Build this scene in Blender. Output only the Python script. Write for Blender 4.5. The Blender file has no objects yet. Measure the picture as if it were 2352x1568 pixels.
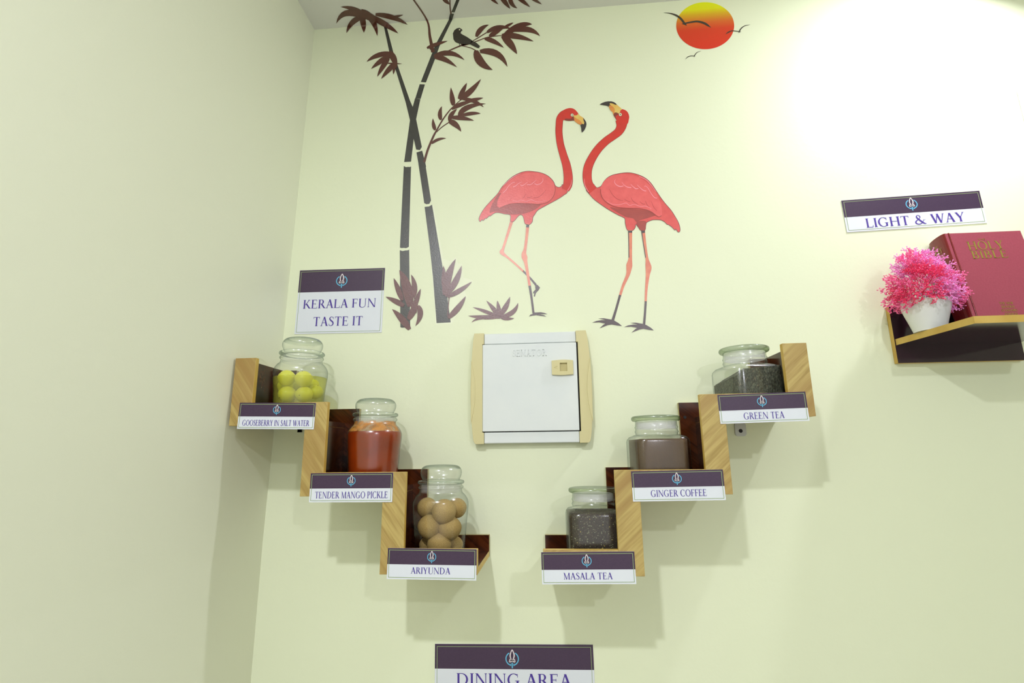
import bpy, math, random
from math import sin, cos, pi, radians
from mathutils import Vector, Matrix
random.seed(7)
SC = bpy.context.scene
COL = SC.collection

# ------------------------------------------------------------------ camera
F_PX = 1186.0
PT, YW, RL = radians(12.134), radians(-4.677), radians(-0.664)
fw = Vector((sin(YW) * cos(PT), cos(YW) * cos(PT), sin(PT)))
rt = Vector((cos(YW), -sin(YW), 0)); up = rt.cross(fw)
rt, up = rt * cos(RL) + up * sin(RL), up * cos(RL) - rt * sin(RL)
CAM = Vector((0, -1.2, 1.5))
cd = bpy.data.cameras.new('camera'); cam = bpy.data.objects.new('camera', cd); COL.objects.link(cam)
cd.sensor_width = 36.0; cd.lens = 36.0 * F_PX / 2352.0; cd.clip_start = 0.02
M = Matrix((rt, up, -fw)).transposed().to_4x4(); M.translation = CAM
cam.matrix_world = M
SC.camera = cam

def ray(x, y): return rt * (x - 1176) - up * (y - 784) + fw * F_PX
def at(x, y, Y=0.0):
    d = ray(x, y); return CAM + d * ((Y - CAM.y) / d.y)
def atz(x, y, Z):
    d = ray(x, y); return CAM + d * ((Z - CAM.z) / d.z)

# ------------------------------------------------------------------ light
SC.view_settings.view_transform = 'Standard'; SC.view_settings.look = 'None'
SC.view_settings.gamma = 1; SC.view_settings.use_curve_mapping = False
SC.view_settings.exposure = 0.0
w = bpy.data.worlds.new('world'); SC.world = w; w.use_nodes = True
w.node_tree.nodes['Background'].inputs[0].default_value = (1, 1, 1, 1)
w.node_tree.nodes['Background'].inputs[1].default_value = 0.05
ZC = 2.683      # ceiling height
def downlight(loc, watts, size=0.08, color=(1, 1, 1), spread=180, aim=None):
    d = bpy.data.lights.new('downlight', 'AREA'); d.shape = 'DISK'; d.size = size
    d.energy = watts; d.color = color; d.spread = radians(spread)
    o = bpy.data.objects.new('downlight', d); COL.objects.link(o); o.location = loc
    if aim is not None:
        o.rotation_euler = (Vector(aim) - Vector(loc)).to_track_quat('-Z', 'Y').to_euler()
    return o
LC = (0.985, 1.0, 1.11)
LIGHT_A = downlight((-0.36, -1.77, ZC - 0.01), 22, 0.09, LC, spread=170, aim=(-0.36, -1.5, 0))
LIGHT_B = downlight((1.16, -3.14, ZC - 0.01), 9, 0.10, LC, spread=120, aim=(0.5, 0, 1.4))
LIGHT_C = downlight((1.06, -0.27, ZC - 0.01), 6.8, 0.06, LC, spread=156, aim=(0.72, -0.14, 1.6))
# added soft fill behind the camera, lifting the upper wall and ceiling
hd = bpy.data.lights.new('rear_fill', 'AREA'); hd.shape = 'RECTANGLE'; hd.size = 3.3; hd.size_y = 2.6; hd.energy = 18; hd.color = LC
ho = bpy.data.objects.new('rear_fill', hd); COL.objects.link(ho); ho.location = (0.95, -4.15, 1.32); ho.rotation_euler = (radians(90), 0, 0)

# ------------------------------------------------------------------ materials
def srgb(r, g, b):
    f = lambda c: ((c / 255 + 0.055) / 1.055) ** 2.4 if c > 10 else c / 255 / 12.92
    return (f(r), f(g), f(b), 1)
def mat(name, col, rough=0.5, spec=0.5, metal=0.0, bump=None, noise=None, coat=0.0):
    m = bpy.data.materials.new(name); m.use_nodes = True
    nt = m.node_tree; p = nt.nodes['Principled BSDF']
    p.inputs['Base Color'].default_value = col
    p.inputs['Roughness'].default_value = rough
    p.inputs['Specular IOR Level'].default_value = spec
    p.inputs['Metallic'].default_value = metal
    p.inputs['Coat Weight'].default_value = coat
    tc = nt.nodes.new('ShaderNodeTexCoord')
    if noise:
        c2, scale = noise
        n = nt.nodes.new('ShaderNodeTexNoise'); n.inputs['Scale'].default_value = scale; n.inputs['Detail'].default_value = 5
        mx = nt.nodes.new('ShaderNodeMix'); mx.data_type = 'RGBA'
        r = nt.nodes.new('ShaderNodeValToRGB'); r.color_ramp.elements[0].position = .35; r.color_ramp.elements[1].position = .65
        nt.links.new(tc.outputs['Object'], n.inputs['Vector']); nt.links.new(n.outputs['Fac'], r.inputs[0])
        nt.links.new(r.outputs[0], mx.inputs['Factor'])
        mx.inputs['A'].default_value = col; mx.inputs['B'].default_value = c2
        nt.links.new(mx.outputs['Result'], p.inputs['Base Color'])
    if bump:
        scale, st, dist = bump
        n = nt.nodes.new('ShaderNodeTexNoise'); n.inputs['Scale'].default_value = scale; n.inputs['Detail'].default_value = 3
        b = nt.nodes.new('ShaderNodeBump'); b.inputs['Strength'].default_value = st; b.inputs['Distance'].default_value = dist
        nt.links.new(tc.outputs['Object'], n.inputs['Vector'])
        nt.links.new(n.outputs['Fac'], b.inputs['Height']); nt.links.new(b.outputs[0], p.inputs['Normal'])
    return m
WALLC = (0.79, 0.83, 0.60, 1)
m_wall = mat('wall_paint', WALLC, 0.42, 0.3, bump=(90, 0.12, 0.002), noise=((0.78, 0.822, 0.588, 1), 3))
m_lwall = mat('side_wall_paint', (0.83, 0.85, 0.675, 1), 0.42, 0.3, bump=(90, 0.12, 0.002))
m_ceil = mat('ceiling_paint', (0.80, 0.80, 0.76, 1), 0.8, 0.2)
m_floor = mat('floor_tile', (0.62, 0.60, 0.52, 1), 0.25, 0.5)
m_room = mat('far_wall_paint', (0.78, 0.78, 0.68, 1), 0.7, 0.2)

def wood(name, ang, c1, c2, c3):
    m = bpy.data.materials.new(name); m.use_nodes = True; nt = m.node_tree; p = nt.nodes['Principled BSDF']
    tc = nt.nodes.new('ShaderNodeTexCoord'); mp = nt.nodes.new('ShaderNodeMapping')
    mp.vector_type = 'POINT'
    m1 = nt.nodes.new('ShaderNodeMapping'); m1.inputs['Rotation'].default_value = (0, ang, 0)
    mp.inputs['Scale'].default_value = (135, 135, 7)
    n = nt.nodes.new('ShaderNodeTexNoise'); n.inputs['Scale'].default_value = 1.0; n.inputs['Detail'].default_value = 6; n.inputs['Roughness'].default_value = .62
    n2 = nt.nodes.new('ShaderNodeTexNoise'); n2.inputs['Scale'].default_value = 0.30; n2.inputs['Detail'].default_value = 2
    L = nt.links.new
    L(tc.outputs['Object'], m1.inputs[0]); L(m1.outputs[0], mp.inputs[0]); L(mp.outputs[0], n.inputs['Vector']); L(mp.outputs[0], n2.inputs['Vector'])
    r = nt.nodes.new('ShaderNodeValToRGB'); e = r.color_ramp.elements
    e[0].position = .38; e[0].color = c1; e[1].position = .56; e[1].color = c2
    r2 = nt.nodes.new('ShaderNodeValToRGB'); e = r2.color_ramp.elements
    e[0].position = .45; e[0].color = (0, 0, 0, 1); e[1].position = .72; e[1].color = (1, 1, 1, 1)
    mx = nt.nodes.new('ShaderNodeMix'); mx.data_type = 'RGBA'
    L(n.outputs['Fac'], r.inputs[0]); L(n2.outputs['Fac'], r2.inputs[0]); L(r2.outputs[0], mx.inputs['Factor'])
    L(r.outputs[0], mx.inputs['A']); mx.inputs['B'].default_value = c3; L(mx.outputs['Result'], p.inputs['Base Color'])
    p.inputs['Roughness'].default_value = .45
    return m
OAK = (srgb(162, 136, 72), srgb(188, 164, 98), srgb(160, 128, 70))
m_oakL = wood('oak_laminate_left', radians(36), *OAK)
m_oakR = wood('oak_laminate_right', radians(-48), *OAK)
m_edge = mat('board_edge_band', srgb(196, 160, 72), .5, noise=(srgb(208, 176, 90), 25))
m_edgeb = mat('pale_board_edge', srgb(186, 172, 122), .55, noise=(srgb(176, 162, 112), 30))
m_walnut = wood('walnut_laminate', radians(50), srgb(52, 22, 8), srgb(78, 36, 13), srgb(44, 18, 8))
m_walnut.node_tree.nodes['Principled BSDF'].inputs['Roughness'].default_value = .16
m_plum = mat('dark_plum_laminate', srgb(46, 22, 34), .10, .6)
m_white = mat('white_painted_steel', srgb(222, 226, 222), .35, .5, noise=(srgb(216, 221, 219), 9))
m_cream = mat('cream_plastic', srgb(208, 198, 146), .4)
m_creamd = mat('cream_plastic_recess', srgb(190, 178, 120), .4)
m_black = mat('black_gap', srgb(22, 18, 20), .7)
m_paper = mat('white_card', srgb(222, 226, 232), .35, .4)
m_band = mat('plum_print', srgb(62, 42, 68), .38, .5, noise=(srgb(66, 46, 71), 400))
m_line = mat('green_print_line', srgb(150, 170, 118), .45)
m_ink = mat('violet_ink', srgb(72, 48, 148), .45)
m_cyan = mat('cyan_print', srgb(96, 180, 214), .45)
m_offw = mat('white_print', srgb(226, 216, 218), .45)
m_steel = mat('zinc_steel', srgb(168, 168, 160), .38, .5, .7)

def decal(name, col, c2=None):
    return mat(name, col, .36, .9, noise=((c2 or col), 60), bump=(260, .35, .0006))
m_bamb = decal('dark_vinyl', srgb(52, 50, 44), srgb(46, 44, 40))
m_leaf = decal('brown_vinyl', srgb(92, 44, 28), srgb(84, 38, 26))
m_leafb = decal('plum_brown_vinyl', srgb(100, 54, 50), srgb(92, 46, 46))
m_bird = decal('black_vinyl', srgb(44, 36, 26))
m_clear = mat('clear_vinyl_margin', (0.82, 0.85, 0.64, 1), .5, .5)
m_red = decal('scarlet_vinyl', srgb(212, 38, 18), srgb(202, 36, 18))
m_redd = decal('dark_scarlet_vinyl', srgb(128, 42, 28))
m_pink = decal('coral_red_vinyl', srgb(222, 80, 74), srgb(214, 70, 66))
m_wing = decal('coral_wing_vinyl', srgb(232, 94, 92), srgb(224, 86, 84))
m_wingd = decal('maroon_shade_vinyl', srgb(168, 58, 46), srgb(158, 52, 44))
m_plume = decal('pale_pink_vinyl', srgb(244, 150, 160))
m_vein = decal('dark_vein_vinyl', srgb(176, 46, 44))
m_out = decal('outline_vinyl', srgb(84, 38, 36))
m_legc = decal('orange_leg_vinyl', srgb(224, 134, 98), srgb(214, 116, 90))
m_legd = decal('grey_leg_vinyl', srgb(72, 54, 56))
m_beak = decal('yellow_beak_vinyl', srgb(226, 196, 104), srgb(224, 178, 80))
m_beako = decal('orange_beak_vinyl', srgb(222, 146, 62), srgb(214, 130, 56))
m_tip = decal('black_beak_vinyl', srgb(46, 36, 36))
m_eye = decal('eye_white_vinyl', srgb(226, 222, 186))

def sun_mat(z0, z1):
    m = mat('sunset_print', (1, 1, 1, 1), .33); nt = m.node_tree; p = nt.nodes['Principled BSDF']
    tc = nt.nodes.new('ShaderNodeTexCoord'); s = nt.nodes.new('ShaderNodeSeparateXYZ'); mr = nt.nodes.new('ShaderNodeMapRange')
    mr.inputs['From Min'].default_value = z0; mr.inputs['From Max'].default_value = z1
    r = nt.nodes.new('ShaderNodeValToRGB'); e = r.color_ramp.elements
    e[0].position = 0; e[0].color = srgb(214, 50, 26); e[1].position = 1; e[1].color = srgb(230, 236, 8)
    for q, c in ((.42, (212, 60, 26)), (.58, (214, 104, 36)), (.74, (216, 168, 26)), (.86, (228, 226, 10))):
        x = e.new(q); x.color = srgb(*c)
    L = nt.links.new; L(tc.outputs['Object'], s.inputs[0]); L(s.outputs['Z'], mr.inputs['Value']); L(mr.outputs[0], r.inputs[0]); L(r.outputs[0], p.inputs['Base Color'])
    return m

def glass(name, mid, edge, refl=1.0, power=2.2):
    """clear thin-walled glass: tinted see-through, greener where seen edge on, mirror by fresnel"""
    m = bpy.data.materials.new(name); m.use_nodes = True; nt = m.node_tree
    for n in list(nt.nodes): nt.nodes.remove(n)
    L = nt.links.new; N = nt.nodes.new
    o = N('ShaderNodeOutputMaterial'); t = N('ShaderNodeBsdfTransparent'); g = N('ShaderNodeBsdfGlossy'); g.inputs['Roughness'].default_value = .20
    lw = N('ShaderNodeLayerWeight'); lw.inputs['Blend'].default_value = .5
    pw = N('ShaderNodeMath'); pw.operation = 'POWER'; pw.inputs[1].default_value = power
    r = N('ShaderNodeMix'); r.data_type = 'RGBA'; r.inputs['A'].default_value = mid; r.inputs['B'].default_value = edge
    fr = N('ShaderNodeMath'); fr.operation = 'POWER'; fr.inputs[1].default_value = 4.5; L(lw.outputs['Facing'], fr.inputs[0])
    ml = N('ShaderNodeMath'); ml.operation = 'MULTIPLY_ADD'; ml.inputs[1].default_value = .55 * refl; ml.inputs[2].default_value = .07 * refl; ml.use_clamp = True
    mx = N('ShaderNodeMixShader')
    L(lw.outputs['Facing'], pw.inputs[0]); L(pw.outputs[0], r.inputs['Factor']); L(r.outputs['Result'], t.inputs[0])
    L(fr.outputs[0], ml.inputs[0]); L(ml.outputs[0], mx.inputs[0]); L(t.outputs[0], mx.inputs[1]); L(g.outputs[0], mx.inputs[2]); L(mx.outputs[0], o.inputs[0])
    return m
m_glass = glass('jar_glass', (.985, .99, .985, 1), (.36, .44, .41, 1), 1.0, 3.8)
m_rim = glass('thick_rim_glass', (.94, .97, .955, 1), (.28, .38, .36, 1), 1.2, 2.6)
m_green = glass('green_edge_glass', (.82, .87, .76, 1), (.30, .38, .26, 1), 1.3, 1.8)
def seal_mat():
    m = bpy.data.materials.new('frosted_seal'); m.use_nodes = True; nt = m.node_tree
    for n in list(nt.nodes): nt.nodes.remove(n)
    o = nt.nodes.new('ShaderNodeOutputMaterial'); mx = nt.nodes.new('ShaderNodeMixShader'); t = nt.nodes.new('ShaderNodeBsdfTransparent'); d = nt.nodes.new('ShaderNodeBsdfDiffuse')
    d.inputs[0].default_value = (.72, .72, .72, 1); mx.inputs[0].default_value = .55
    nt.links.new(t.outputs[0], mx.inputs[1]); nt.links.new(d.outputs[0], mx.inputs[2]); nt.links.new(mx.outputs[0], o.inputs[0])
    return m
m_seal = seal_mat()
m_seal2 = seal_mat(); m_seal2.name = 'clear_seal'; [n for n in m_seal2.node_tree.nodes if n.type == 'MIX_SHADER'][0].inputs[0].default_value = .16
def see_through(name, tcol, dcol, fac, noisy=False):
    m = bpy.data.materials.new(name); m.use_nodes = True; nt = m.node_tree
    for n in list(nt.nodes): nt.nodes.remove(n)
    L = nt.links.new
    o = nt.nodes.new('ShaderNodeOutputMaterial'); mx = nt.nodes.new('ShaderNodeMixShader'); t = nt.nodes.new('ShaderNodeBsdfTransparent'); d = nt.nodes.new('ShaderNodeBsdfDiffuse')
    t.inputs[0].default_value = tcol; d.inputs[0].default_value = dcol; mx.inputs[0].default_value = fac
    if noisy:
        n = nt.nodes.new('ShaderNodeTexNoise'); n.inputs['Scale'].default_value = 70; n.inputs['Detail'].default_value = 6
        tc = nt.nodes.new('ShaderNodeTexCoord'); r = nt.nodes.new('ShaderNodeValToRGB')
        r.color_ramp.elements[0].position = .38; r.color_ramp.elements[1].position = .6
        r.color_ramp.elements[0].color = (.25, .25, .25, 1); r.color_ramp.elements[1].color = (.85, .85, .85, 1)
        L(tc.outputs['Object'], n.inputs['Vector']); L(n.outputs['Fac'], r.inputs[0]); L(r.outputs[0], mx.inputs[0])
    L(t.outputs[0], mx.inputs[1]); L(d.outputs[0], mx.inputs[2]); L(mx.outputs[0], o.inputs[0])
    return m
m_brine = see_through('salt_water', (.95, .95, .62, 1), (.74, .74, .14, 1), .24)
m_foam = see_through('pickle_smear', (1, 1, 1, 1), srgb(208, 138, 60), .6, True)

# ------------------------------------------------------------------ mesh helpers
class MB:
    def __init__(s): s.v = []; s.f = []; s.m = []
    def face(s, pts, mi=0):
        i = len(s.v); s.v += [tuple(p) for p in pts]; s.f.append(tuple(range(i, i + len(pts)))); s.m.append(mi)
    def raw(s, vs, fs, mi=0):
        i = len(s.v); s.v += [tuple(p) for p in vs]
        for f in fs: s.f.append(tuple(i + k for k in f)); s.m.append(mi)
    def box(s, x0, x1, y0, y1, z0, z1, mi=None):
        """mi: dict of side -> material index for -x +x -y +y -z +z"""
        mi = mi or {}
        v = [(x, y, z) for x in (x0, x1) for y in (y0, y1) for z in (z0, z1)]
        i = len(s.v); s.v += v
        for f, k in (((0, 1, 3, 2), '-x'), ((4, 6, 7, 5), '+x'), ((0, 4, 5, 1), '-y'), ((2, 3, 7, 6), '+y'), ((0, 2, 6, 4), '-z'), ((1, 5, 7, 3), '+z')):
            s.f.append(tuple(i + q for q in f)); s.m.append(mi.get(k, 0))
    def prism(s, poly, y0, y1, mi=0, ms=None):
        """poly: (x,z) list, extruded from y0 (front) to y1"""
        n = len(poly); i = len(s.v)
        s.v += [(x, y0, z) for x, z in poly] + [(x, y1, z) for x, z in poly]
        s.f.append(tuple(i + k for k in range(n))); s.m.append(mi)
        s.f.append(tuple(i + n + k for k in reversed(range(n)))); s.m.append(mi)
        for k in range(n):
            s.f.append((i + k, i + n + k, i + n + (k + 1) % n, i + (k + 1) % n)); s.m.append(mi if ms is None else ms)
    def lathe(s, prof, c, seg=48, mi=0, close=False):
        n = len(prof); i = len(s.v)
        for r, z in prof:
            for k in range(seg):
                a = 2 * pi * k / seg; s.v.append((c[0] + r * cos(a), c[1] + r * sin(a), c[2] + z))
        for j in range(n - 1 if not close else n):
            for k in range(seg):
                a, b = j * seg, ((j + 1) % n) * seg; k2 = (k + 1) % seg
                s.f.append((i + a + k, i + a + k2, i + b + k2, i + b + k)); s.m.append(mi)
    def tube(s, pts, rad, seg=5, mi=0):
        i = len(s.v); n = len(pts); pts = [Vector(p) for p in pts]
        for j, p in enumerate(pts):
            d = (pts[min(j + 1, n - 1)] - pts[max(j - 1, 0)]).normalized()
            a = d.cross(Vector((0.3, 0.2, 1))); a.normalize(); b = d.cross(a)
            r = rad[j] if isinstance(rad, (list, tuple)) else rad
            for k in range(seg):
                t = 2 * pi * k / seg; s.v.append(tuple(p + a * (r * cos(t)) + b * (r * sin(t))))
        for j in range(n - 1):
            for k in range(seg):
                k2 = (k + 1) % seg; s.f.append((i + j * seg + k, i + j * seg + k2, i + (j + 1) * seg + k2, i + (j + 1) * seg + k)); s.m.append(mi)
    def build(s, name, mats, parent=None, smooth=False, bevel=0):
        me = bpy.data.meshes.new(name); me.from_pydata(s.v, [], s.f); me.validate(); me.update()
        if not isinstance(mats, (list, tuple)): mats = [mats]
        for m in mats: me.materials.append(m)
        if len(me.polygons) == len(s.m):
            me.polygons.foreach_set('material_index', s.m)
        if smooth: me.polygons.foreach_set('use_smooth', [True] * len(me.polygons))
        o = bpy.data.objects.new(name, me); COL.objects.link(o)
        if parent is not None: o.parent = parent
        if bevel:
            b = o.modifiers.new('bevel', 'BEVEL'); b.width = bevel; b.segments = 2; b.limit_method = 'ANGLE'
        return o
def tag(o, label=None, cat=None, group=None, kind=None):
    if label: o['label'] = label
    if cat: o['category'] = cat
    if group: o['group'] = group
    if kind: o['kind'] = kind
    return o
def thing(name, label, cat, loc=(0, 0, 0), group=None):
    o = bpy.data.objects.new(name, None); COL.objects.link(o); o.location = loc; o.empty_display_size = .02
    return tag(o, label, cat, group)
def local(parent, o):
    """meshes are written in world coordinates: cancel the parent's offset"""
    o.matrix_parent_inverse = Matrix.Translation(-Vector(parent.location)); return o
def part(mb, name, mats, parent, label=None, **k):
    o = mb.build(name, mats, parent, **k)
    if parent.type == 'EMPTY': local(parent, o)
    if label: o['label'] = label
    return o

# ------------------------------------------------------------------ room
def quad(name, pts, m):
    b = MB(); b.face(pts); o = b.build(name, m); tag(o, kind='structure'); return o
XLt, XLb = -0.652, -0.6765
zb0 = 1.30
def xl(z): return XLb + (XLt - XLb) * max(0, (z - zb0)) / (ZC - zb0)
XR, YR = 2.7, -4.2
b = MB(); b.box(-0.8, XR, 0, .12, 0, ZC + .1); o = b.build('wall_back', m_wall); tag(o, kind='structure')
b = MB()
for (z0, z1) in ((0, zb0), (zb0, ZC + .05)):
    b.raw([(xl(z0), YR, z0), (xl(z0), .05, z0), (xl(z1), .05, z1), (xl(z1), YR, z1), (-.9, YR, z0), (-.9, .05, z0), (-.9, .05, z1), (-.9, YR, z1)],
          [(0, 1, 2, 3), (4, 7, 6, 5), (0, 3, 7, 4), (1, 5, 6, 2)])
o = b.build('wall_left', m_lwall); tag(o, kind='structure')
b = MB(); b.box(-.9, XR + .1, YR - .1, .12, ZC, ZC + .1); tag(b.build('ceiling', m_ceil), kind='structure')
b = MB(); b.box(-.9, XR + .1, YR - .1, .12, -.1, 0); tag(b.build('floor', m_floor), kind='structure')
b = MB(); b.box(XR, XR + .1, YR, .1, 0, ZC); tag(b.build('wall_right', m_room), kind='structure')
b = MB(); b.box(-.9, XR, YR - .1, YR, 0, ZC); tag(b.build('wall_front', m_room), kind='structure')

# ------------------------------------------------------------------ zigzag shelves
T = .012; YF = -.185; LIP = .045
def shelf(name, label, mir, XO, XI, ZB, ztop, xend, oak):
    """XO: outer x of the three uprights, ZB: undersides of the three trays, xend: free end of the lowest tray.
    mir=+1: steps down to the right, -1: steps down to the left"""
    root = thing(name, label, 'wall shelf', (sum(XO) / 3, 0, ZB[-1]))
    s = mir
    def bx(nm, xa, xb, y0, y1, z0, z1, mi, lab=None):
        x0, x1 = min(xa, xb), max(xa, xb)
        b = MB(); b.box(x0, x1, y0, y1, z0, z1, mi)
        part(b, nm, [oak, m_edgeb if nm.startswith('back') else m_edge, m_walnut], root, lab, bevel=0 if nm.startswith('back') else .0007)
    E = 1; W = 2
    for i in range(3):
        zt = ztop if i == 0 else ZB[i - 1] + LIP
        zb = ZB[i]
        xn = XO[i + 1] if i < 2 else xend
        # upright face (front) and its twin on the wall
        fr = {'-x': E, '+x': E, '-y': 0, '+y': W, '-z': E, '+z': E}
        bk = {'-x': E, '+x': E, '-y': W, '+y': W, '-z': E, '+z': E}
        bx('front_upright', XO[i], XO[i] + s * LIP, YF, YF + T, zb, zt, fr)
        bx('back_upright', XO[i], XO[i] + s * LIP, -T, -.0005, zb, zt, bk)
        # tray lips, between this upright and the next one (or the free end)
        bx('front_lip', XO[i] + s * LIP, xn, YF, YF + T, zb, zb + LIP, fr)
        bx('back_lip', XO[i] + s * LIP, xn, -T, -.0005, zb, zb + LIP, bk)
        # side board and floor board
        zt2 = ztop if i == 0 else ZB[i - 1]
        si = {('-x' if s > 0 else '+x'): 0, ('+x' if s > 0 else '-x'): W, '-y': E, '+y': E, '-z': 0, '+z': E}
        bx('side_board', XO[i], XO[i] + s * T, YF + T, -T, zb, zt2, si)
        fl = {'-x': E if (i == 2 and s < 0) else W, '+x': E if (i == 2 and s > 0) else W, '-y': E, '+y': E, '-z': 0, '+z': W}
        xe = xn + (s * T if i < 2 else 0)
        bx('floor_board', XO[i] + s * T, xe, YF + T, -T, zb, zb + T, fl)
    return root
ZBL = (1.560, 1.4205, 1.279)
XOL = (-.6655, -.5045, -.338)
shelf('zigzag_shelf', 'oak and walnut zigzag wall shelf stepping down to the right, beside the left corner', 1, XOL, None, ZBL, 1.700, -.1525, m_oakL)
XOR = (.4845, .3205, .1525)
shelf('zigzag_shelf', 'oak and walnut zigzag wall shelf stepping down to the left, under the flamingos', -1, XOR, None, ZBL, 1.700, -.0300, m_oakR)

# screw in the right shelf's back and metal brackets
def bracket(label, cx, z0, z1, wd=.024):
    root = thing('hanging_bracket', label, 'bracket', (cx, 0, z0))
    b = MB(); n = 10; r = .006; P = []
    for (ax, az, a0) in ((cx + wd / 2 - r, z0 + r, -pi / 2), (cx + wd / 2 - r, z1 - r, 0), (cx - wd / 2 + r, z1 - r, pi / 2), (cx - wd / 2 + r, z0 + r, pi)):
        for k in range(6): a = a0 + k / 5 * pi / 2; P.append((ax + r * cos(a), az + r * sin(a)))
    b.prism(P, -.0028, -.0004); part(b, 'plate', m_steel, root)
    b = MB(); b.prism([(cx + .0042 * cos(k * pi / 9), z0 + .0115 + .0042 * sin(k * pi / 9)) for k in range(18)], -.0031, -.0026); part(b, 'screw_hole', m_black, root, 'dark round screw hole')
bracket('small zinc bracket with a dark hole below the green tea shelf', .4075, 1.5297, 1.5590)
bracket('sliver of zinc bracket under the gooseberry shelf', at(690, 985).x, at(690, 991).z, 1.5590, .012)
# screw head in the back upright above the coffee
root = thing('screw', 'small dark screw in the walnut board beside the ginger coffee jar', 'screw', tuple(at(1573, 958, -.013)))
p = at(1573, 958, -.0128)
b = MB(); b.lathe([(0, 0), (.0034, 0), (.0034, .0012), (0, .0012)], (0, 0, 0), 16)
b.v = [(p.x + x, p.y - z, p.z + y) for x, y, z in b.v]; part(b, 'head', m_black, root)

# ------------------------------------------------------------------ serif lettering (own shapes)
ST, TH, SR, SH = .136, .052, .06, .042
def rect(x0, y0, x1, y1): return [(x0, y0), (x1, y0), (x1, y1), (x0, y1)]
def stem(x, w=ST, y0=0, y1=1, b=True, t=True, sl=SR, sr=SR):
    P = [rect(x, y0, x + w, y1)]
    if b: P.append([(x - sl, y0), (x + w + sr, y0), (x + w + sr, y0 + SH * .6), (x + w, y0 + SH * 1.5), (x, y0 + SH * 1.5), (x - sl, y0 + SH * .6)])
    if t: P.append([(x - sl, y1), (x - sl, y1 - SH * .6), (x, y1 - SH * 1.5), (x + w, y1 - SH * 1.5), (x + w + sr, y1 - SH * .6), (x + w + sr, y1)])
    return P
def diag(x0, y0, x1, y1, w): return [[(x0 - w / 2, y0), (x0 + w / 2, y0), (x1 + w / 2, y1), (x1 - w / 2, y1)]]
def sf(x, y, w=.13): return [rect(x - w, y if y < .5 else y - SH, x + w, y + SH if y < .5 else y)]
def ring(cx, cy, rx, ry, a0=0, a1=360, T_=ST, t_=TH, n=28):
    P = []
    for k in range(n):
        a, c = radians(a0 + (a1 - a0) * k / n), radians(a0 + (a1 - a0) * (k + 1) / n)
        P.append([(cx + rx * cos(a), cy + ry * sin(a)), (cx + rx * cos(c), cy + ry * sin(c)), (cx + (rx - T_) * cos(c), cy + (ry - t_) * sin(c)), (cx + (rx - T_) * cos(a), cy + (ry - t_) * sin(a))])
    return P
def cat(pts, n=6, closed=False):
    """catmull-rom through pts (any dimension)"""
    out = []; m = len(pts)
    for i in range(m if closed else m - 1):
        g = (lambda k: pts[k % m]) if closed else (lambda k: pts[max(0, min(m - 1, k))])
        p0, p1, p2, p3 = g(i - 1), g(i), g(i + 1), g(i + 2)
        for k in range(n):
            t = k / n
            out.append(tuple(.5 * (2 * b + (c - a) * t + (2 * a - 5 * b + 4 * c - d) * t * t + (3 * b - a - 3 * c + d) * t ** 3) for a, b, c, d in zip(p0, p1, p2, p3)))
    if not closed: out.append(tuple(pts[-1]))
    return out
def ribbon(pts, n=6):
    """pts: (x, y, width) -> list of quads"""
    c = cat(pts, n); L = []; R = []
    for i, p in enumerate(c):
        a, d = c[max(0, i - 1)], c[min(len(c) - 1, i + 1)]
        dx, dy = d[0] - a[0], d[1] - a[1]; q = math.hypot(dx, dy) or 1
        nx, ny = -dy / q * p[2] / 2, dx / q * p[2] / 2
        L.append((p[0] + nx, p[1] + ny)); R.append((p[0] - nx, p[1] - ny))
    return L, R
def rib(pts, n=6):
    L, R = ribbon(pts, n); return [[L[i], L[i + 1], R[i + 1], R[i]] for i in range(len(L) - 1)]
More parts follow.
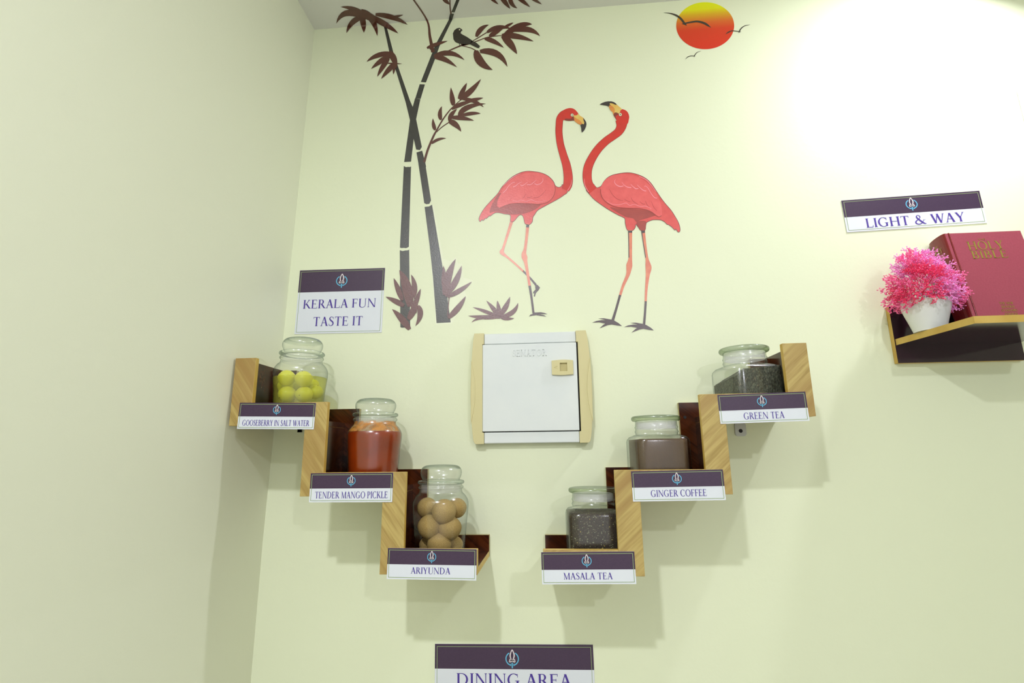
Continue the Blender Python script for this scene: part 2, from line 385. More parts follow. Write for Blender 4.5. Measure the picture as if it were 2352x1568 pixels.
def glyph(c):
    if c == ' ': return [], .30
    if c == 'A': return diag(.10, 0, .37, 1, TH + .01) + diag(.66, 0, .37, 1, ST + .02) + [rect(.19, .33, .55, .33 + TH)] + sf(.10, 0, .10) + sf(.66, 0, .12), .78
    if c == 'B': return stem(.08, sr=0) + [rect(.2, 1 - TH, .33, 1), rect(.2, .52 - TH / 2, .35, .52 + TH / 2), rect(.2, 0, .36, TH)] + ring(.33, .755, .23, .245, -90, 90) + ring(.36, .265, .27, .265, -90, 90), .68
    if c == 'C': return ring(.46, .5, .43, .52, 48, 312) + [rect(.71, .70, .745, .98), rect(.71, .03, .735, .24)], .82
    if c == 'D': return stem(.08, sr=0) + [rect(.2, 1 - TH, .36, 1), rect(.2, 0, .36, TH)] + ring(.36, .5, .46, .5, -90, 90), .90
    if c == 'E': return stem(.08, sr=0) + [rect(.2, 1 - TH, .56, 1), rect(.2, .5, .46, .5 + TH), rect(.2, 0, .60, TH), rect(.53, .80, .565, 1), rect(.435, .41, .465, .63), [(.555, 0), (.60, 0), (.63, .22), (.60, .22)]], .67
    if c == 'F': return stem(.08) + [rect(.2, 1 - TH, .56, 1), rect(.2, .49, .46, .49 + TH), rect(.53, .80, .565, 1), rect(.435, .40, .465, .62)], .61
    if c == 'G': return ring(.46, .5, .43, .52, 48, 318) + [rect(.71, .70, .745, .98), rect(.66, .05, .66 + ST, .42), rect(.56, .40, .86, .40 + SH)], .92
    if c == 'H': return stem(.08) + stem(.66) + [rect(.2, .48, .66, .48 + TH)], .88
    if c == 'I': return stem(.08), .30
    if c == 'K': return stem(.08) + diag(.24, .42, .62, 1, TH + .015) + diag(.70, 0, .34, .56, ST + .03) + sf(.60, 1, .10) + sf(.72, 0, .10), .80
    if c == 'L': return stem(.08) + [rect(.2, 0, .58, TH), [(.53, 0), (.58, 0), (.61, .24), (.58, .24)]], .63
    if c == 'M': return stem(.12, TH, t=False) + stem(.80, ST, t=False) + diag(.50, 0, .15, 1, ST) + diag(.50, 0, .84, 1, TH) + sf(.12, 1, .08) + sf(.86, 1, .09), 1.03
    if c == 'N': return stem(.12, TH) + stem(.76, TH, b=False) + diag(.77, 0, .15, 1, ST + .01), .92
    if c == 'O': return ring(.47, .5, .44, .52), .94
    if c == 'P': return stem(.08) + [rect(.2, 1 - TH, .34, 1), rect(.2, .45, .34, .45 + TH)] + ring(.34, .725, .25, .275, -90, 90), .64
    if c == 'R': return stem(.08) + [rect(.2, 1 - TH, .34, 1), rect(.2, .47, .34, .47 + TH)] + ring(.34, .735, .24, .265, -90, 90) + diag(.68, 0, .36, .50, ST + .03) + sf(.71, 0, .08), .77
    if c == 'S': return rib([(.47, .82, .035), (.38, .965, .05), (.24, .975, .06), (.13, .87, .10), (.13, .73, .12), (.27, .57, .14), (.43, .42, .14), (.48, .25, .12), (.42, .09, .09), (.27, .02, .055), (.13, .05, .045), (.07, .21, .035)], 4) + [rect(.455, .74, .485, .98), rect(.055, .02, .085, .26)], .57
    if c == 'T': return stem(.30, t=False) + [rect(.04, 1 - TH, .69, 1), rect(.04, .80, .075, 1), rect(.655, .80, .69, 1)], .74
    if c == 'U': return stem(.10, y0=.3, b=False) + stem(.70, TH, y0=.3, b=False) + rib([(.1625, .32, ST), (.19, .13, .11), (.30, .03, .07), (.46, .0, .05), (.62, .06, .05), (.71, .18, .045), (.7225, .32, TH)], 4), .86
    if c == 'V': return diag(.38, 0, .11, 1, ST + .02) + diag(.38, 0, .66, 1, TH + .01) + sf(.11, 1, .11) + sf(.66, 1, .09), .77
    if c == 'W': return diag(.36, 0, .11, 1, ST + .01) + diag(.36, 0, .58, 1, TH + .01) + diag(.80, 0, .56, 1, ST + .01) + diag(.80, 0, 1.04, 1, TH + .01) + sf(.11, 1, .11) + sf(.57, 1, .09) + sf(1.04, 1, .09), 1.14
    if c == 'Y': return stem(.33, y1=.46, t=False) + diag(.39, .42, .12, 1, ST + .02) + diag(.40, .42, .66, 1, TH + .01) + sf(.12, 1, .11) + sf(.66, 1, .09), .77
    if c == '&': return rib([(.80, .46, .03), (.66, .20, .05), (.50, .05, .07), (.30, .0, .09), (.13, .10, .10), (.10, .27, .11), (.24, .44, .09), (.44, .62, .06), (.52, .80, .07), (.44, .95, .06), (.32, .97, .06), (.24, .86, .09), (.27, .70, .12), (.42, .48, .14), (.62, .22, .14), (.78, .06, .12), (.93, .02, .05)], 4) + [rect(.70, .44, .93, .47)], .98
    return [], .4
def set_text(txt, track=.04):
    P = []; x = 0
    for c in txt:
        g, a = glyph(c)
        P += [[(x + px_, py_) for px_, py_ in q] for q in g]; x += a + track
    xs = [p[0] for q in P for p in q]; a, b_ = min(xs), max(xs)
    return [[((px_ - a) / (b_ - a), py_) for px_, py_ in q] for q in P]

# ------------------------------------------------------------------ printed signs
def fit_rect(c, Y):
    P = [at(x, y, Y) for x, y in c]          # TL TR BR BL
    ce = sum(P, Vector()) / 4
    ux = ((P[1] - P[0]) + (P[2] - P[3])) / 2; uz = ((P[0] - P[3]) + (P[1] - P[2])) / 2
    W, H = ux.length, uz.length
    a = (math.atan2(ux.z, ux.x) + math.atan2(-uz.x, uz.z)) / 2
    return ce, W, H, a
def sign(label, corners, Y, band, texts, emb=(.5, .27, .145), H=None, name='name_sign', group=None):
    ce, W, Hh, a = fit_rect(corners, Y)
    if H:
        top = ce + Vector((-sin(a), 0, cos(a))) * Hh / 2; Hh = H; ce = top - Vector((-sin(a), 0, cos(a))) * Hh / 2
    root = thing(name, label, 'sign', (ce.x, ce.y, ce.z), group)
    root.rotation_euler = (0, -a, 0)
    def uv(u, v): return ((u - .5) * W, (.5 - v) * Hh)
    def P(mb, nm, m):
        o = mb.build(nm, m, root); return o
    b = MB(); b.box(-W / 2, W / 2, -.0006, .0006, -Hh / 2, Hh / 2); P(b, 'card', m_paper)
    b = MB(); z = uv(0, band)[1]; b.box(-W / 2, W / 2, -.0008, -.0006, z, Hh / 2); P(b, 'header_band', m_band)
    ins = .05 * min(Hh, W * .36); lw = .0009; b = MB(); x0, x1, z0, z1 = -W / 2 + ins, W / 2 - ins, -Hh / 2 + ins, Hh / 2 - ins
    for (xa, xb, za, zb) in ((x0, x1, z1 - lw, z1), (x0, x1, z0, z0 + lw), (x0, x0 + lw, z0 + lw, z1 - lw), (x1 - lw, x1, z0 + lw, z1 - lw)):
        b.box(xa, xb, -.0010, -.0008, za, zb)
    P(b, 'border_line', m_line)
    # emblem: broken cyan ring and white rocket
    cx, cz = uv(emb[0], emb[1]); R = emb[2] * min(Hh, W * .36)
    def fl(polys, nm, m, y, par=root):
        b = MB()
        for q in polys: b.face([(cx + px_ * R, y, cz + py_ * R) for px_, py_ in q])
        return b.build(nm, m, par)
    em = fl(ring(0, 0, 1.08, 1.02, 118, 252, .17, .17) + ring(0, 0, 1.08, 1.02, 288, 422, .17, .17) + [rect(-.10, -1.35, .09, -.55), rect(-.34, -1.02, -.18, -.72), rect(.18, -1.02, .34, -.72)], 'emblem_ring', m_cyan, -.0011)
    Lp = cat([(.02, 1.38, 0), (-.36, .72, 0), (-.36, .2, 0), (-.02, -.36, 0), (.36, .2, 0), (.40, .72, 0)], 6, True)
    outer = [(x, y) for x, y, _ in Lp]; inner = [(x * .55, .46 + (y - .46) * .76) for x, y in outer]
    n = len(outer); rk = [[outer[i], outer[(i + 1) % n], inner[(i + 1) % n], inner[i]] for i in range(n)]
    for s in (-1, 1):
        rk += [[(s * .30, .0), (s * .42, -.02), (s * .58, -.62), (s * .42, -.56)], [(s * .58, -.62), (s * .55, -.50), (0, -.22), (0, -.38)], [(0, -.22), (s * .28, .02), (s * .34, -.08), (s * .1, -.3)]]
    fl(rk, 'emblem_rocket', m_offw, -.0013)
    for (t, u0, u1, v0, v1) in texts:
        xa, za = uv(u0, v1); xb, zb_ = uv(u1, v0)
        b = MB()
        for k_, q in enumerate(set_text(t)): b.face([(xa + px_ * (xb - xa), -.0010 - k_ * 1e-6, za + py_ * (zb_ - za)) for px_, py_ in q])
        P(b, 'lettering', m_ink)
    return root
YS = YF - .0012
sign('gooseberry in salt water sign on the topmost tray of the left zigzag shelf', [(552.4, 923.6), (724.8, 926), (721.6, 986.7), (544.1, 983.7)], YS, .527, [('GOOSEBERRY IN SALT WATER', .065, .94, .66, .875)], (.5, .27, .145))
sign('tender mango pickle sign on the middle tray of the left zigzag shelf', [(714.3, 1085.4), (902.6, 1086.2), (901.3, 1154), (710.3, 1151.8)], YS, .53, [('TENDER MANGO PICKLE', .07, .945, .64, .865)])
sign('ariyunda sign on the lowest tray of the left zigzag shelf', [(891.4, 1258), (1094.5, 1261), (1094, 1333.9), (888.6, 1327.8)], YS, .52, [('ARIYUNDA', .27, .712, .61, .815)])
sign('masala tea sign on the lowest tray of the right zigzag shelf', [(1243.3, 1268), (1456.3, 1265.7), (1461.6, 1339.8), (1245.1, 1342.4)], YS, .55, [('MASALA TEA', .234, .755, .645, .85)], (.488, .28, .15))
sign('ginger coffee sign on the middle tray of the right zigzag shelf', [(1449.6, 1083.4), (1660, 1076.4), (1666.6, 1146.8), (1453.8, 1152.7)], YS, .543, [('GINGER COFFEE', .20, .80, .635, .855)], (.495, .275, .15))
sign('green tea sign on the topmost tray of the right zigzag shelf', [(1648.3, 906.8), (1848.7, 899), (1859.4, 964), (1654.1, 975.1)], YS, .557, [('GREEN TEA', .272, .728, .65, .88)], (.497, .28, .15))
sign('square-ish kerala fun taste it sign above the gooseberry jar', [(690.5, 622.8), (884.8, 613.7), (876.4, 763.1), (675.1, 767.3)], -.0009, .353, [('KERALA FUN', .075, .915, .475, .61), ('TASTE IT', .21, .775, .745, .885)], (.505, .185, .17), name='wall_sign')
sign('light and way sign above the red book', [(1930.8, 459.6), (2249.1, 439.4), (2267.3, 513.3), (1946.3, 532.3)], -.0009, .535, [('LIGHT & WAY', .146, .853, .62, .90)], (.50, .27, .15), name='wall_sign')
sign('wide dining area sign cut off by the bottom of the picture', [(999.3, 1478.6), (1361.9, 1479.3), (1363.8, 1529.5), (999.0, 1529.5)], -.0009, .54, [('DINING AREA', .14, .857, .635, .90)], (.493, .315, .15), H=.0878, name='wall_sign')

# ------------------------------------------------------------------ switchboard box
def dist_box():
    root = thing('breaker_box', 'white breaker box with cream side rails set in the wall between the shelves', 'breaker box', tuple(at(1220, 1016)))
    yf = -.020
    def r(x0, y0, x1, y1, Y):
        a, c = at(x0, y0, Y), at(x1, y1, Y); return a.x, c.x, c.z, a.z
    XL_, XR_, ZT, ZB_ = -.1625, .0525, 1.7745, 1.5205
    zd1, zd0 = 1.7480, 1.5470
    b = MB(); b.box(-.172, .062, -.010, -.0005, 1.5235, 1.7715); part(b, 'back_tray', m_black, root, 'dark gap behind the door')
    b = MB(); b.box(XL_, XR_, yf, -.001, zd1 + .0012, ZT); part(b, 'top_bar', m_white, root, bevel=.002)
    b = MB(); b.box(XL_, XR_, yf, -.001, ZB_, zd0 - .0018); part(b, 'bottom_bar', m_white, root, bevel=.002)
    for s, xi, xo, xm in ((-1, XL_, -.1845, -.1935), (1, XR_, .0750, .0845)):
        ps = cat([(xi - s * .0, ZT + .001), (xo - s * .004, ZT + .001), (xo + s * .002, ZT - .006), (xm - s * .002, (ZT + ZB_) / 2 + .06), (xm, (ZT + ZB_) / 2 - .01), (xm - s * .002, (ZT + ZB_) / 2 - .07), (xo + s * .002, ZB_ + .008), (xo - s * .004, ZB_ - .001)], 5)
        ps = ps[5:] + [(xi, ZB_ - .001)]
        P = [(xi, ZT + .001)] + ps
        # step of the rail inwards along the door
        P += [(xi, zd0 - .002), (xi - s * -.004 if 0 else xi + s * .0035, zd0 - .002), (xi + s * .0035, zd1 + .001), (xi, zd1 + .001)]
        if s > 0: P = P[::-1]
        b = MB(); b.prism(P, yf - .004, -.001); part(b, 'side_rail', m_cream, root, bevel=.002)
        zc = (ZT + ZB_) / 2 - .01
        Q = [(xm - s * .001, zc + .075), *[(xm - s * (.001 + .0105 * sin(pi * k / 10)), zc + .075 - .15 * k / 10) for k in range(1, 10)], (xm - s * .001, zc - .075)]
        b = MB(); b.prism(Q if s < 0 else Q[::-1], yf - .0056, yf - .0038); part(b, 'rail_moulding', m_cream, root, bevel=.0008)
    b = MB(); b.box(-.1658, .0528, yf - .003, yf + .005, zd0, zd1); door = part(b, 'door', m_white, root, bevel=.0012)
    # embossed lettering on the door
    a, c = at(1178, 818.5, yf - .003), at(1255.5, 802, yf - .003)
    b = MB()
    for q in set_text('SENATOR', .12):
        b.prism([(a.x + u * (c.x - a.x), a.z + v * (c.z - a.z)) for u, v in q], yf - .0040, yf - .0029)
    o = b.build('lettering', m_white, door)
    # latch
    x0, x1, z0, z1 = (*[at(px_, 845, yf - .004).x for px_ in (1267.5, 1316.5)], at(1290, 861.5, yf - .004).z, at(1290, 826.5, yf - .004).z)
    xm, zm = (x0 + x1) / 2, (z0 + z1) / 2
    ra, rb, rc, rd = x0 + (x1 - x0) * .38, x0 + (x1 - x0) * .72, z0 + (z1 - z0) * .25, z0 + (z1 - z0) * .80
    yb, yt = yf - .003, yf - .0085
    b = MB()
    bow = .0016
    top = [(x0 + (x1 - x0) * k / 8, z1 - bow + bow * sin(pi * k / 8)) for k in range(9)]
    bot = [(x1 - (x1 - x0) * k / 8, z0 + bow - bow * sin(pi * k / 8)) for k in range(9)]
    b.prism([(x0, rd)] + [(x, z) for x, z in top] + [(x1, rd)], yt, yb)
    b.prism([(x1, rc)] + [(x, z) for x, z in bot] + [(x0, rc)], yt, yb)
    b.box(x0, ra, yt, yb, rc, rd); b.box(rb, x1, yt, yb, rc, rd)
    latch = b.build('latch', m_cream, door)
    b = MB(); b.box(ra, rb, yb - .0006, yb - .0002, rc, rd); b.build('finger_recess', m_creamd, latch)
    b = MB()
    for q in glyph('A')[0]:
        b.face([(x0 + (x1 - x0) * .10 + (1 - v) * 0 + (v * -.0075 + .0078), yt - .0002, zm - .004 + u * .010) for u, v in q])
    b.build('arrow_mark', m_creamd, latch)
dist_box()

# ------------------------------------------------------------------ wall stickers
EPS = .00025
def onwall(x, y, lay=0):
    e = EPS * (1 + lay)
    p = at(x, y, -e)
    return p if p.z < ZC - e else atz(x, y, ZC - e)
class Z:
    """a close-up frame: (scale, ox, oy) turns traced coordinates into photograph pixels"""
    def __init__(s, sc, ox, oy): s.s, s.x, s.y = sc, ox, oy
    def __call__(s, p): return (s.x + p[0] / s.s, s.y + p[1] / s.s)
def leafpoly(bp, tp, w, mid=None, n=9):
    if mid is None: mid = ((bp[0] + tp[0]) / 2, (bp[1] + tp[1]) / 2)
    cx, cy = 2 * mid[0] - (bp[0] + tp[0]) / 2, 2 * mid[1] - (bp[1] + tp[1]) / 2
    Lf = []; Rt = []
    for k in range(n + 1):
        t = k / n; x = (1 - t) ** 2 * bp[0] + 2 * t * (1 - t) * cx + t * t * tp[0]; y = (1 - t) ** 2 * bp[1] + 2 * t * (1 - t) * cy + t * t * tp[1]
        dx = 2 * (1 - t) * (cx - bp[0]) + 2 * t * (tp[0] - cx); dy = 2 * (1 - t) * (cy - bp[1]) + 2 * t * (tp[1] - cy); q = math.hypot(dx, dy) or 1
        ww = w / 2 * (sin(pi * min(1, t * .92 + .08) ** .8)) ** .8 if t < 1 else 0
        Lf.append((x - dy / q * ww, y + dx / q * ww)); Rt.append((x + dy / q * ww, y - dx / q * ww))
    return Lf, Rt
def put(root, name, z, polys, m, lay=0, label=None):
    b = MB()
    for q in polys: b.face([onwall(*z(p), lay) for p in q])
    b.f = [tuple(reversed(f)) for f in b.f]
    return part(b, name, m, root, label)
def strip(L, R): return [[L[i], L[i + 1], R[i + 1], R[i]] for i in range(len(L) - 1)]
LEAFN = [0]
def put_leaf(root, z, bp, tp, w, mid=None, m=None, lay=1):
    LEAFN[0] += 1; lay += (LEAFN[0] % 17) * .11
    L, R = leafpoly(bp, tp, w, mid); put(root, 'leaf', z, strip(L, R), m or m_leaf, lay)

B1 = Z(3.92, 740, 0); B2 = Z(3.92, 840, 380); FZ = Z(2.8, 1060, 220)
def seg(root, z, lb, rb, lt, rtp, wav=True, lay=0):
    """one bamboo internode between two cut ends; the ends are gently scalloped"""
    def end(a, c, dirn):
        if not wav: return [a, c]
        out = []
        for k in range(9):
            t = k / 8; out.append((a[0] + (c[0] - a[0]) * t, a[1] + (c[1] - a[1]) * t + dirn * sin(pi * t) * 7 + 2 * sin(t * 11)))
        return out
    poly = end(lb, rb, 1) + end(rtp, lt, 1 if wav else 0)
    put(root, 'stalk_segment', z, [poly], m_bamb, lay)

bam = thing('bamboo_sticker', 'tall dark bamboo wall sticker with two crossing stalks and brown leaves', 'wall sticker', tuple(at(975, 750)))
# stalk leaning right (from bottom left up to the ceiling)
seg(bam, B2, (312, 1455), (400, 1452), (307, 764), (391, 757))
seg(bam, B2, (308, 738), (388, 734), (343, 6), (408, 8))
seg(bam, B1, (738, 1458), (800, 1455), (790, 1085), (845, 1075), False)
put(bam, 'stalk_segment', B1, [[(790, 1085), (845, 1075), (884, 893), (836, 885), (815, 962), (800, 1030)]], m_bamb, 0)
seg(bam, B1, (838, 886), (886, 890), (878, 758), (925, 760), False)
put(bam, 'stalk_segment', B1, [[(888, 738), (934, 742), (1022, 515), (1060, 405), (1170, 180), (1140, 178), (1020, 402), (985, 490)]], m_bamb, 0)
put(bam, 'stalk_segment', B1, [[(1140, 178), (1170, 180), (1187, 124), (1152, 120)]], m_bamb, 0)
put(bam, 'stalk_segment', B1, [[(1163, 110), (1192, 112), (1242, -14), (1212, -14)]], m_bamb, 0)
# stalk leaning left
put(bam, 'stalk_segment', B2, [[(638, 1418), (765, 1412), (727, 1130), (690, 900), (597, 352), (570, 368), (530, 372), (575, 720), (605, 1000)]], m_bamb, 0)
put(bam, 'stalk_segment', B2, [[(527, 338), (545, 348), (572, 345), (588, 315), (536, -18), (474, -18)]], m_bamb, 0)
put(bam, 'stalk_segment', B1, [[(849, 1372), (900, 1356), (926, 1455), (936, 1502), (872, 1502)]], m_bamb, 1)
put(bam, 'stalk_segment', B1, [[(846, 1345), (880, 1350), (897, 1322), (845, 1070), (815, 962), (790, 905), (752, 922), (790, 1080), (822, 1240)]], m_bamb, 1)
put(bam, 'stalk_segment', B1, [[(790, 905), (752, 922), (668, 650), (605, 470), (553, 225), (578, 232), (640, 468), (680, 590)]], m_bamb, 0)
# crown on the ceiling line
for a in [((420, 175), (165, 63), 46, (300, 90)), ((400, 165), (127, 213), 58, (225, 118)), ((375, 150), (218, 298), 50, (275, 200)), ((352, 135), (375, 293), 52, (370, 215)),
          ((350, 95), (497, 325), 58, (450, 180)), ((405, 135), (685, 300), 52, (560, 215)), ((480, 130), (770, 222), 46, (640, 160)), ((600, 165), (730, 135), 24, None),
          ((355, 100), (570, 215), 50, (450, 155)),
          ((622, 478), (400, 555), 44, (500, 498)), ((618, 500), (440, 620), 48, (530, 548)), ((600, 525), (495, 690), 44, (545, 600)), ((668, 560), (530, 710), 46, (600, 625)),
          ((655, 560), (640, 670), 28, None), ((580, 568), (720, 574), 12, None), ((600, 465), (668, 620), 58, (645, 530)),
          ((943, 432), (1130, 368), 34, (1030, 398)), ((970, 420), (1005, 460), 30, None),
          ((1388, 330), (1500, 222), 44, (1430, 262)), ((1485, 290), (1700, 258), 42, (1590, 246)), ((1640, 245), (1722, 203), 24, None), ((1505, 328), (1640, 245), 42, (1560, 292)),
          ((1640, 315), (1890, 218), 56, (1780, 232)), ((1720, 275), (1962, 325), 50, (1860, 266)), ((1618, 318), (1905, 372), 52, (1750, 326)), ((1622, 320), (1755, 487), 66, (1694, 395)),
          ((1463, 347), (1637, 430), 42, (1545, 372)), ((1385, 455), (1535, 628), 74, (1430, 560)), ((1420, 462), (1668, 603), 60, (1575, 486)),
          ((1008, 505), (1282, 540), 46, (1150, 478)), ((1008, 515), (1215, 605), 48, (1095, 530)),
          ((1500, -30), (1587, 40), 26, None), ((1600, -40), (1693, 80), 42, None), ((1690, -40), (1757, 75), 40, (1705, 30)), ((1730, -50), (1873, 65), 38, None), ((1850, -40), (1978, 40), 30, None),
          ((1085, -15), (1150, 42), 34, None),
          ((985, 1292), (1117, 1245), 26, (1045, 1255)), ((1018, 1170), (997, 1065), 34, (1003, 1125)), ((1070, 1078), (1078, 955), 38, (1060, 1020)), ((1182, 948), (1158, 785), 46, (1170, 880)),
          ((1230, 890), (1303, 745), 42, None), ((1235, 892), (1430, 710), 52, (1335, 820)), ((1255, 888), (1455, 965), 34, (1370, 912)), ((1290, 915), (1450, 880), 34, None),
          ((1165, 980), (1370, 905), 38, (1260, 935)), ((1232, 1048), (1475, 932), 48, (1305, 968)), ((1250, 1040), (1427, 1022), 32, (1350, 1020)), ((1165, 1058), (1368, 1085), 40, (1260, 1062)),
          ((1145, 1088), (1215, 980), 40, (1165, 1030)), ((1138, 1090), (1252, 1185), 52, (1200, 1120))]:
    put_leaf(bam, B1, a[0], a[1], a[2], a[3], m_leaf, 2)
for pts in ([(820, -6, 14), (945, 185, 15), (970, 330, 24), (998, 470, 34)], [(1150, -10, 9), (1152, 70, 11), (1162, 135, 14)], [(1080, 482, 10), (1110, 470, 10), (1250, 410, 12), (1370, 378, 8), (1490, 335, 8), (1625, 318, 6)],
            [(1350, 372, 6), (1420, 330, 8), (1490, 288, 8), (1560, 262, 10)], [(1260, 412, 6), (1340, 432, 7), (1395, 462, 9)], [(918, 1460, 22), (950, 1350, 20), (1000, 1230, 18), (1035, 1165, 14), (1090, 1070, 12), (1160, 980, 10), (1255, 892, 6)],
            [(1215, -14, 10), (1400, -70, 10), (1600, -78, 9), (1860, -66, 6)], [(1500, -34, 5), (1480, -76, 6)], [(1605, -42, 5), (1580, -78, 6)], [(1692, -42, 5), (1680, -78, 6)], [(1735, -52, 5), (1715, -76, 6)], [(1850, -42, 5), (1830, -70, 6)], [(1030, 1188, 7), (1080, 1142, 8), (1145, 1098, 8)], [(1250, 400, 30), (1285, 402, 16), (1330, 396, 5)]):
    put(bam, 'twig', B1, rib(pts, 5), m_leaf, 1.5)
# leaves at the foot
for a in [((400, 1270), (302, 940), 92, (365, 1080)), ((430, 1185), (408, 980), 50, (438, 1080)), ((330, 1215), (252, 1012), 50, (290, 1110)), ((345, 1262), (178, 1180), 50, (270, 1222)),
          ((430, 1290), (495, 1108), 44, (462, 1200)), ((470, 1262), (447, 1445), 52, (490, 1345)), ((385, 1385), (470, 1215), 60, (430, 1300)), ((395, 1475), (237, 1292), 62, (320, 1375)), ((395, 1235), (428, 1165), 30, None), ((420, 1260), (455, 1330), 50, None),
          ((735, 1180), (700, 900), 62, (712, 1050)), ((712, 1165), (810, 840), 72, (742, 1000)), ((742, 1145), (863, 900), 56, (815, 1030)), ((735, 1180), (955, 1045), 44, (850, 1122)), ((742, 1372), (900, 1175), 52, (832, 1280)), ((700, 1120), (765, 1180), 40, None)]:
    put_leaf(bam, B2, a[0], a[1], a[2], a[3], m_leafb, 3)
put(bam, 'twig', B2, rib([(752, 1175, 12), (744, 1260, 8), (738, 1350, 10)], 4), m_leafb, 2)
put(bam, 'twig', B2, rib([(428, 1160, 10), (440, 1200, 9), (455, 1240, 12)], 4), m_leafb, 2)
put(bam, 'clear_margin', B2, [[(560, 372), (612, 352), (700, 840), (760, 860), (812, 824), (830, 880), (868, 885), (880, 1010), (962, 1030), (965, 1055), (890, 1130), (912, 1180), (800, 1380), (776, 1425), (630, 1430), (596, 1000)]], m_clear, -.5, 'pale clear vinyl margin')

bird = thing('bird_sticker', 'black songbird wall sticker perched on the bamboo twig', 'wall sticker', tuple(at(1060, 105)))
put(bird, 'body', B1, [[(1180, 330), (1177, 300), (1190, 272), (1212, 255), (1236, 250), (1254, 260), (1264, 272), (1252, 278), (1245, 297), (1262, 310), (1300, 330), (1345, 360), (1355, 376), (1330, 398), (1290, 398), (1235, 392), (1200, 378), (1183, 355)]], m_bird, 4)
put(bird, 'tail', B1, [[(1345, 362), (1390, 386), (1423, 416), (1412, 424), (1418, 433), (1395, 430), (1330, 398)]], m_bird, 4)
put(bird, 'eye', B1, [[(1237 + 7 * cos(k), 267 + 7 * sin(k)) for k in [i * pi / 4 for i in range(8)]]], m_eye, 5)
put(bird, 'leg', B1, [[(1236, 390), (1241, 390), (1239, 415), (1233, 415)]], m_bird, 4)

tuft = thing('grass_tuft_sticker', 'small plum-brown spiky grass tuft sticker between bamboo foot and flamingo', 'wall sticker', tuple(at(1140, 735)))
for a in [((1200, 1365), (962, 1275), 34, (1080, 1315)), ((1190, 1350), (1085, 1215), 42, (1150, 1290)), ((1208, 1350), (1185, 1215), 38, None), ((1208, 1350), (1300, 1180), 48, (1262, 1270)), ((1225, 1360), (1372, 1235), 44, (1325, 1318)),
          ((1210, 1362), (1338, 1375), 34, (1270, 1378)), ((1200, 1362), (920, 1352), 40, (1060, 1365)), ((1130, 1372), (952, 1413), 22, (1020, 1378)), ((1120, 1345), (1245, 1370), 44, None)]:
    put_leaf(tuft, B2, a[0], a[1], a[2], a[3], m_leafb, 1)

def poly_s(pts, n=4): return [[(p[0], p[1]) for p in cat(pts, n, True)]]
def outl(root, z, pts, w, lay, closed=True, m=None, name='outline'):
    P = [(p[0], p[1], w) for p in pts]
    if closed: P.append(P[0])
    return put(root, name, z, rib(P, 4), m or m_out, lay)
HL = Z(19.6, 1260, 230); HR = Z(19.6, 1360, 220); BL_ = Z(9.8, 1090, 380); BR_ = Z(9.225, 1340, 380)
def eye(root, z, c, r):
    f = lambda q: [[(c[0] + q * cos(k * pi / 8), c[1] + q * sin(k * pi / 8)) for k in range(16)]]
    put(root, 'eye', z, f(r * 1.25), m_redd, 4); put(root, 'eye', z, f(r), m_eye, 5); put(root, 'pupil', z, f(r * .38), m_tip, 6)
# ---- left flamingo (looks down to the right)
fl = thing('flamingo_sticker', 'scarlet flamingo wall sticker lifting one leg, head bent down, left of the pair', 'wall sticker', tuple(at(1230, 725)))
bodyL = [(100, 1225), (105, 1170), (150, 1070), (230, 950), (340, 825), (450, 710), (530, 620), (590, 520), (660, 430), (790, 300), (920, 210), (1060, 150), (1200, 125), (1380, 140), (1520, 170), (1640, 225), (1730, 300), (1785, 375), (1815, 445), (1860, 480), (1910, 488), (1955, 465), (1985, 430), (2090, 590), (2010, 665), (1900, 740), (1720, 840), (1560, 925), (1420, 1010), (1350, 1110), (1315, 1165), (1300, 1265), (1245, 1325), (1190, 1330), (1130, 1300), (1100, 1170), (1065, 1115), (1010, 1118), (950, 1180), (890, 1250), (840, 1270), (805, 1240), (803, 1115), (680, 1090), (560, 1062), (460, 1065), (350, 1140), (335, 1128), (270, 1192), (250, 1185), (190, 1240), (172, 1215), (125, 1262)]
put(fl, 'body', BL_, poly_s(bodyL, 3), m_pink, 1); outl(fl, BL_, bodyL, 9, 1.4)
put(fl, 'belly_shade', BL_, poly_s([(530, 650), (600, 620), (590, 700), (520, 830), (520, 930), (700, 890), (900, 850), (1200, 870), (1480, 880), (1400, 960), (1250, 1040), (1060, 1090), (820, 1100), (560, 1045), (420, 1040), (340, 1060), (360, 960), (420, 820)], 3), m_wingd, 1.8)
put(fl, 'wing', BL_, poly_s([(510, 850), (540, 740), (590, 640), (640, 530), (740, 400), (880, 280), (1050, 200), (1250, 165), (1450, 165), (1620, 225), (1740, 330), (1800, 440), (1815, 540), (1790, 660), (1720, 760), (1620, 830), (1450, 862), (1200, 850), (950, 845), (760, 868), (600, 930), (545, 945)], 3), m_wing, 2.4)
outl(fl, BL_, [(1805, 430), (1815, 540), (1790, 660), (1720, 765), (1620, 835), (1450, 870), (1200, 858), (950, 852), (760, 878), (600, 945)], 12, 3, False, m_wingd)
for q in ([(640, 612, 16), (700, 560, 14), (760, 470, 12), (840, 395, 10), (905, 380, 14)], [(865, 485, 16), (930, 455, 14), (980, 410, 10), (1070, 365, 6)], [(1035, 430, 10), (1060, 455, 16), (1120, 430, 12), (1195, 370, 6)], [(1180, 430, 14), (1260, 430, 14), (1330, 380, 10), (1390, 325, 5)], [(1345, 405, 12), (1400, 430, 16), (1480, 410, 14), (1540, 340, 10), (1530, 275, 4)],
          [(850, 795, 8), (960, 805, 8), (1060, 775, 8), (1160, 810, 8), (1270, 770, 8), (1420, 820, 8), (1620, 790, 6)], [(650, 450, 10), (800, 310, 14), (930, 225, 12), (1040, 180, 6)], [(2185, 320, 6), (2165, 440, 10), (2090, 570, 12)]):
    put(fl, 'feather_line', BL_, rib(q, 4), m_plume, 3.4)
